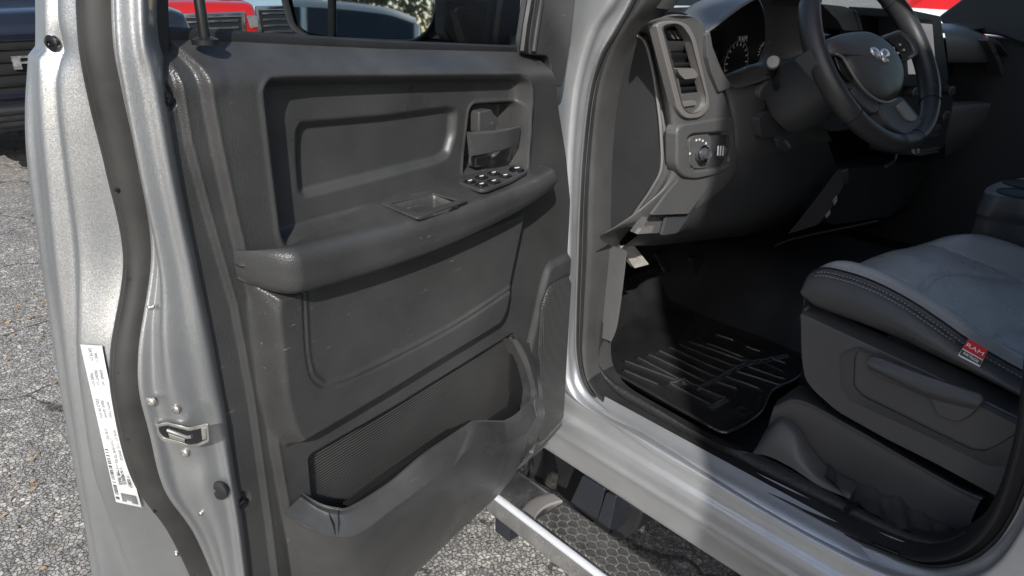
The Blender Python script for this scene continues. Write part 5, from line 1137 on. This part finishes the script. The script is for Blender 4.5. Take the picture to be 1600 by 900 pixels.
bp2 = N('ShaderNodeBump', i_Strength=.8, i_Distance=.0035); L(sp.outputs[1], bp2.inputs['Height']); L(bp.outputs['Normal'], bp2.inputs['Normal']); L(bp2.outputs['Normal'], b.inputs['Normal'])
M['asphalt'] = m
g = G().grid([[(x, y, 0) for x in np.linspace(-120, 120, 13)] for y in np.linspace(-120, 120, 13)]); tag(g.mk('ground', M['asphalt'], smooth=False), kind='structure')

# ================================================================ other vehicles, trees
def vehicle(name, label, cat, loc, rz, kind, paint_, group=None, grille_text=None, lamp=None, bump=None):
    """x forward, y left, z up, origin under the middle of the vehicle"""
    t = empty(name, loc, None, rz); tag(t, label, cat, group)
    T = Matrix.Translation(Vector(loc)) @ Matrix.Rotation(rz, 4, 'Z'); Ti = np.array(T)
    def put(g, nm, mt, parent=t, **k):
        V = np.array(g.v); V = V@Ti[:3, :3].T+Ti[:3, 3]; g.v = [tuple(v) for v in V]; return g.mk(nm, mt, parent, **k)
    S_ = {'pickup': dict(st=[(2.86,.72,.50,1.02),(2.80,.90,.40,1.10),(2.6,.97,.36,1.17),(1.6,1.0,.40,1.23),(1.25,1.0,.40,1.25),(-.95,1.0,.40,1.28),(-1.0,1.0,.42,1.36),(-2.75,.99,.5,1.36),(-2.85,.95,.55,1.33)], gh=[(1.35,.86,1.22,1.26),(.62,.80,1.24,1.80),(.2,.78,1.24,1.90),(-.6,.78,1.24,1.89),(-.98,.80,1.24,1.80)], wx=(1.85,-1.8), r=.41),
          'suv': dict(st=[(2.35,.70,.45,.86),(2.28,.86,.34,.96),(2.05,.92,.30,1.02),(1.2,.95,.32,1.08),(.9,.95,.34,1.10),(-1.6,.95,.34,1.14),(-2.2,.92,.40,1.10),(-2.33,.84,.48,1.0)], gh=[(1.15,.82,1.06,1.09),(.35,.74,1.08,1.60),(-.1,.71,1.08,1.70),(-1.4,.70,1.10,1.68),(-2.1,.76,1.08,1.30)], wx=(1.45,-1.4), r=.36)}[kind]
    def sect(st):
        R = []
        for x, hw, zl, zh in st:
            c = [(hw*.86, zl), (hw*.97, zl+.06), (hw, zl+.25*(zh-zl)), (hw, zl+.6*(zh-zl)), (hw*.985, zh-.12), (hw*.95, zh-.03), (hw*.86, zh), (0, zh+.025)]
            c = c+[(-a, b) for a, b in c[::-1][1:]]
            R.append([V3(x, a, b) for a, b in c])
        return np.array(R)
    R = sect(S_['st']); R = np.stack([keyed(R[:, i], 60) for i in range(R.shape[1])], 1)
    g = G().grid(R, cv=True); g.add(R[0], [tuple(range(R.shape[1]))]); g.add(R[-1], [tuple(range(R.shape[1]))]); bo = put(g, 'body', paint_, sharp=40)
    R = np.array([[V3(x, hw*s_, zz) for s_, zz in ((1.12,zb),(1.10,zb+.04),(1.0,zt-.08*(zt-zb)/.6),(.92,zt-.01),(0,zt+.015),(-.92,zt-.01),(-1.0,zt-.08*(zt-zb)/.6),(-1.10,zb+.04),(-1.12,zb))] for x, hw, zb, zt in S_['gh']])
    R = np.stack([keyed(R[:, i], 40) for i in range(R.shape[1])], 1); g = G().grid(R); g.add(R[-1], [tuple(range(9))]); cabin = put(g, 'cabin_glass', M['dark_glass'], sharp=40)
    i0 = 14; g = G().grid(R[i0:, 2:7]*V3(1,1.01,1)+V3(0,0,.006)); put(g, 'roof', paint_, sharp=50)
    for sgn in (1, -1):
        c = 2 if sgn == 1 else 6; b_ = 0 if sgn == 1 else 8
        for i in (None, int(40*.52), 39):
            pa = [R[k, c]*V3(1,1.012,1) for k in range(0, 15)] if i is None else [R[i, b_]*V3(1,1.01,1), R[i, c]*V3(1,1.012,1)]
            put(G().tube(pa, .035, 8), 'pillar', paint_, cabin)
        mr_ = G().prism(rp([V3(S_['gh'][0][0]-.42, sgn*q, z) for q, z in ((1.0,1.16),(1.22,1.18),(1.24,1.36),(1.06,1.38))], .04), V3(.12,0,0)); put(mr_, 'wing_mirror', M['rubber_dark'], bevel=.02)
        hx, hw = S_['st'][0][0], S_['st'][1][1]; zh = S_['st'][1][3]
        hl = G().prism(rp([V3(hx-.10, sgn*q, z) for q, z in ((hw*.62,zh-.30),(hw*.99,zh-.26),(hw*1.0,zh-.12),(hw*.66,zh-.10))], .03), V3(.09,0,0)); put(hl, 'headlight', lamp or M['steel'], bevel=.015)
        for wx in S_['wx']:
            g = G().lathe(V3(wx, sgn*(S_['st'][3][1]-.10), S_['r']), V3(0,sgn,0), [(S_['r']*.6,-.10),(S_['r']*.97,-.12),(S_['r'],-.08),(S_['r'],.07),(S_['r']*.96,.11),(S_['r']*.6,.11)], 32); tyre = put(g, 'tyre', M['rubber_dark'])
            g = G().lathe(V3(wx, sgn*(S_['st'][3][1]-.10), S_['r']), V3(0,sgn,0), [(S_['r']*.6,.0),(S_['r']*.62,.10),(S_['r']*.52,.07),(S_['r']*.18,.09),(0,.1)], 24); put(g, 'rim', M['steel'], tyre)
            g = G().lathe(V3(wx, sgn*(S_['st'][3][1]-.02), S_['r']+.02), V3(0,sgn,0), [(S_['r']*.9,-.2),(S_['r']*1.16,-.2),(S_['r']*1.16,.026),(S_['r']*1.06,.026)], 32); put(g, 'wheel_arch', M['rubber_dark'])
    hx = S_['st'][0][0]; zh = S_['st'][1][3]; w_ = S_['st'][0][1]
    g = G().prism(rp([V3(hx-.06, q, z) for q, z in ((-w_*.86,zh-.50),(w_*.86,zh-.50),(w_*.9,zh-.10),(-w_*.9,zh-.10))], .06), V3(.075,0,0)); gr = put(g, 'grille', M['black'], bevel=.01)
    g = G().frame([V3(hx+.0, q, z) for q, z in ((-w_*.92,zh-.52),(w_*.92,zh-.52),(w_*.95,zh-.06),(-w_*.95,zh-.06))], [V3(hx+.0, q, z) for q, z in ((-w_*.84,zh-.47),(w_*.84,zh-.47),(w_*.87,zh-.12),(-w_*.87,zh-.12))], V3(.03,0,0)); put(g, 'grille_surround', paint_ if grille_text else M['chrome'], gr, bevel=.01)
    for k in range(4):
        z = zh-.43+k*.085; put(G().prism([V3(hx+.012, -w_*.8, z), V3(hx+.012, w_*.8, z), V3(hx+.012, w_*.8, z+.022), V3(hx+.012, -w_*.8, z+.022)], V3(.02,0,0)), 'grille_bar', M['screw'] if grille_text else M['chrome'], gr, bevel=.004)
    for z0_, z1_, mt in (((zh-.74), (zh-.56), M['rubber_dark'] if grille_text else M['chrome']),):
        g = G().prism(rp([V3(hx-.12, q, z) for q, z in ((-w_*1.22,z0_),(w_*1.22,z0_),(w_*1.22,z1_),(-w_*1.22,z1_))], .05), V3(.22,0,0)); put(g, 'bumper', bump or mt, bevel=.04)
    if grille_text:
        for z in (zh-.70, zh-.655, zh-.61): put(G().box(V3(hx+.104, 0, z), (.012, w_*1.7, .012)), 'bumper_slat', M['screw'], bevel=.002)
        c = np.array(T @ Vector((hx+.045, 0, zh-.27))); text(grille_text, c, np.array(T.to_3x3() @ Vector((0,1,0))), V3(0,0,1), .13, M['steel'], gr, 'grille_lettering', ext=.012, sx=3.4, bold=.01)
    else:
        g = G().prism([V3(hx+.105, q, z) for q, z in ((-.16,zh-.72),(.16,zh-.72),(.16,zh-.58),(-.16,zh-.58))], V3(.006,0,0)); put(g, 'number_plate', M['white'], smooth=False)
    return t
M['dark_glass'] = mat('dark_car_glass', (.012, .016, .018), .05, vary=.05, rvary=.02, coat=.3)
def gloss(nm, c, metal=0.): return mat(nm, c, .22, metal=metal, vary=.04, coat=.6, rvary=.05)
P_navy, P_red, P_white, P_blue, P_silver, P_grey = gloss('navy_paint', (.010,.012,.020)), gloss('red_paint', (.55,.012,.010)), gloss('white_paint', (.78,.78,.77)), gloss('pale_blue_paint', (.34,.46,.52), .3), gloss('warm_silver_paint', (.52,.52,.47), .5), gloss('grey_paint', (.12,.125,.13), .3)
P_black = gloss('black_paint', (.012,.012,.013))
PI = math.pi
def at(px, py, xx): return float(hit(px, py, X(xx))[1])
vehicle('parked_pickup', 'dark navy pickup parked facing the open door, black slatted grille with big chrome letters', 'pickup truck', (8.45, -.45, 0), PI, 'pickup', P_navy, grille_text='RAM')
vehicle('parked_suv', 'pale blue car seen through the door window beside the side mirror', 'car', (12.3, at(462, 30, 10.), 0), PI, 'suv', P_blue)
vehicle('parked_suv', 'red car with a black grille glimpsed through the door window behind the lock rod', 'car', (11.3, at(300, 30, 9.), 0), PI, 'suv', P_red)
vehicle('parked_suv', 'white vehicle glimpsed through the door window between red car and pale blue car', 'car', (11.6, at(368, 20, 10.8)-2.2, 0), PI*.5, 'suv', P_white)
van = empty('parked_van', (.55, -7.6, 0)); tag(van, 'red over white panel van seen through the windscreen above the touch screen', 'van')
lw_ = rp(np.array([(-5.36,.35),(-5.36,1.22),(-5.42,1.315),(-9.82,1.315),(-9.82,.35)]), .04, 3)
a_, b_ = [[V3(x, y, z) for y, z in lw_] for x in (-.44, 1.55)]; g = G().grid([a_, b_], cv=True); g.add(a_, [tuple(range(len(a_)))]); g.add(b_, [tuple(range(len(b_)))[::-1]]); g.mk('lower_body', P_white, van, bevel=.02)
vp_ = rp(np.array([(-5.4,.35),(-5.4,.95),(-5.45,1.36),(-6.2,2.05),(-6.5,2.25),(-9.7,2.25),(-9.8,2.1),(-9.8,.35)]), .10, 3)
a_, b_ = [[V3(x, y, z) for y, z in vp_] for x in (-.42, 1.53)]; g = G().grid([a_, b_], cv=True); g.add(a_, [tuple(range(len(a_)))]); g.add(b_, [tuple(range(len(b_)))[::-1]]); g.mk('upper_body', P_red, van, bevel=.04)
G().prism([V3(x, y, z) for x, y, z in ((-.25,-5.80,1.36),(1.36,-5.80,1.36),(1.30,-6.16,1.92),(-.19,-6.16,1.92))], V3(0,.03,.02)).mk('windscreen', M['dark_glass'], van, smooth=False)
for x_, s_ in ((-.42,-1),(1.53,1)):
    G().prism([V3(x_+.004*s_, y, z) for y, z in ((-6.05,1.35),(-6.45,1.95),(-7.2,1.95),(-7.2,1.33))], V3(.004*s_,0,0)).mk('cab_window', M['dark_glass'], van, smooth=False)
    for y_ in (-6.2, -8.9):
        t_ = G().lathe(V3(x_-.10*s_, y_, .33), V3(s_,0,0), [(.2,-.1),(.31,-.115),(.33,-.07),(.33,.07),(.31,.115),(.2,.1)], 28).mk('tyre', M['rubber_dark'], van)
        G().lathe(V3(x_+.0*s_, y_, .33), V3(s_,0,0), [(.2,-.05),(.2,.0),(.1,.015),(0,.015)], 20).mk('rim', M['steel'], t_)
vehicle('parked_suv', 'white car seen through the windscreen beyond the dashboard', 'car', (5.0, -8.4, 0), PI*.62, 'suv', P_white)
# behind the viewer, seen in the towing mirror
rr_ = lambda d_: MC+dout*d_
q = rr_(7.6); vehicle('parked_pickup', 'silver pickup reflected in the large mirror glass, its side to the viewer', 'pickup truck', (q[0]+.5, q[1], 0), 0, 'pickup', P_silver)
q = rr_(9.5); vehicle('parked_pickup', 'white pickup with chrome grille reflected in the narrow part of the mirror', 'pickup truck', (q[0]+3.9, q[1]+1.5, 0), -PI*.5, 'pickup', P_white)
vehicle('parked_suv', 'grey car parked behind the open truck', 'car', (-9.5, 3.6, 0), 0.1, 'suv', P_grey)
M['leaf'] = mat('tree_foliage', (.050, .075, .028), .55, vary=.5, vscale=2.5)
M['leaf_light'] = mat('tree_foliage_light', (.085, .105, .040), .55, vary=.4, vscale=2.5)
M['bark'] = mat('bark', (.10, .08, .06), .8, grain=40, gdist=.01, vary=.3)
def tree(name, label, loc, h, rad, seed, group):
    r = np.random.default_rng(seed); t = empty(name, loc); tag(t, label, 'tree', group); L0 = np.array(loc)
    g = G().tube(np.array([L0+V3(0,0,-.1), L0+V3(.05,0,h*.25), L0+V3(.0,.1,h*.5), L0+V3(.1,.1,h*.8)]), [.22,.17,.12,.04], 9)
    cl = []
    for k in range(14):
        a = r.uniform(0, 2*PI); z = h*r.uniform(.25, .95); d = rad*(1-abs(z/h-.5)*1.1)*r.uniform(.35, .95); c = L0+V3(math.cos(a)*d, math.sin(a)*d, z); cl.append((c, rad*r.uniform(.28, .5)))
        g.tube(np.array([L0+V3(0,0,z*.55), L0*.5+c*.5+V3(0,0,-.1+(L0[2]-c[2])*.0), c]), [.07,.045,.015], 6)
    g.mk('trunk', M['bark'], t)
    for nm, mt, k_ in (('crown', [M['leaf'], M['leaf_light']], 300),):
        g = G()
        for c, s_ in cl:
            for i in range(k_):
                v = r.normal(size=3); v /= np.linalg.norm(v); p = c+v*s_*r.uniform(.45, 1.1)**.6*np.array([1, 1, .75]); a = nrm(r.normal(size=3)); b_ = nrm(np.cross(a, r.normal(size=3))); e = r.uniform(.05, .11)
                g.m = int(r.random() < .35); g.add([p-a*e, p+b_*e*.5, p+a*e, p-b_*e*.5], [(0,1,2,3)])
        g.mk(nm, mt, t, smooth=False, fix=False)
for i, (dx, dy, h, r_) in enumerate(((-6,0,6.5,2.6),(-2.4,1.2,7.5,2.9),(1.2,-.4,6.8,2.7),(5,.8,7.2,3),(8.5,.2,6.4,2.6))):
    q = rr_(15); tree('tree', 'dark leafy tree in the row reflected in the mirror above the silver pickup', (q[0]+dx, q[1]+dy, 0), h, r_, 10+i, 'trees behind the viewer')
# dry leaves blown over the asphalt
M['dry_leaf'] = mat('dry_leaf', (.30, .20, .10), .75, vary=.5, vscale=30)
g = G()
for i in range(190):
    if i < 120: p = hit(rng.uniform(-40, 110), rng.uniform(300, 900), Z(.004))+V3(rng.normal()*.05, rng.normal()*.05, 0)
    else: p = V3(rng.uniform(-2, 6), rng.uniform(-1, 6), .004)
    if rng.random() < .5 and i < 120: p = hit(rng.uniform(0, 70), rng.normal(500, 30), Z(.004))
    a = rng.uniform(0, 2*PI); e = rng.uniform(.005, .015); u_ = V3(math.cos(a), math.sin(a), rng.normal()*.25); v_ = V3(-math.sin(a), math.cos(a), rng.normal()*.25)
    g.add([p-u_*e, p+v_*e*.45+V3(0,0,.003), p+u_*e*.9+V3(0,0,.004), p-v_*e*.4], [(0,1,2,3)])
tag(g.mk('fallen_leaves', M['dry_leaf'], smooth=False, fix=False), 'dry tan leaf litter scattered over the asphalt beside the door', 'leaves', kind='stuff')

# unseen block added left of the truck only to shade the cab opening
wall = empty('masonry_pier', (-2.86, 1.80, 0)); tag(wall, 'tall pale rendered masonry pier beside the cab, outside the frame, shading the seat', 'pier')
M['render'] = mat('wall_render', (.75,.74,.72), .85, grain=60, gdist=.004, vary=.15, vscale=2)
G().box((-2.86, 1.80, 1.75), (1.22, .24, 3.5)).mk('wall_body', M['render'], wall, bevel=.01)
G().box((-2.86, 1.80, 3.54), (1.30, .32, .08)).mk('coping', M['render'], wall, bevel=.01)
# ================================================================ daylight and camera
SUN_EL, SUN_AZ = math.radians(34), math.radians(46)   # azimuth measured from straight behind the truck towards its left side
S = V3(-math.cos(SUN_EL)*math.cos(SUN_AZ), math.cos(SUN_EL)*math.sin(SUN_AZ), math.sin(SUN_EL))
w = bpy.data.worlds.new('World'); SC.world = w; w.use_nodes = True; nt = w.node_tree
sky = nt.nodes.new('ShaderNodeTexSky'); sky.sky_type = 'NISHITA'; sky.sun_disc = False; sky.sun_elevation = SUN_EL
sky.sun_rotation = math.atan2(S[0], S[1]); sky.dust_density = 1.5; sky.air_density = 1.0
bg = nt.nodes['Background']; bg.inputs['Strength'].default_value = .15; nt.links.new(sky.outputs['Color'], bg.inputs['Color'])
sl = bpy.data.lights.new('sun', 'SUN'); sl.energy = 5.0; sl.angle = math.radians(.5); sl.color = (1, .98, .95)
so = bpy.data.objects.new('sun', sl); COL.objects.link(so); so.rotation_euler = Vector(tuple(S)).to_track_quat('Z', 'Y').to_euler(); so.location = tuple(S*20)
cd = bpy.data.cameras.new('camera'); cd.sensor_width = 36; cd.lens = FPX/1600*36; cd.clip_start = .02; cd.clip_end = 1000
co = bpy.data.objects.new('camera', cd); COL.objects.link(co)
co.matrix_world = Matrix(((CR[0], CU[0], -CF[0], CAM[0]), (CR[1], CU[1], -CF[1], CAM[1]), (CR[2], CU[2], -CF[2], CAM[2]), (0, 0, 0, 1)))
SC.camera = co
SC.view_settings.view_transform = 'Standard'; SC.view_settings.look = 'None'; SC.view_settings.exposure = 0
SC.cycles.max_bounces = 8; SC.cycles.transparent_max_bounces = 12
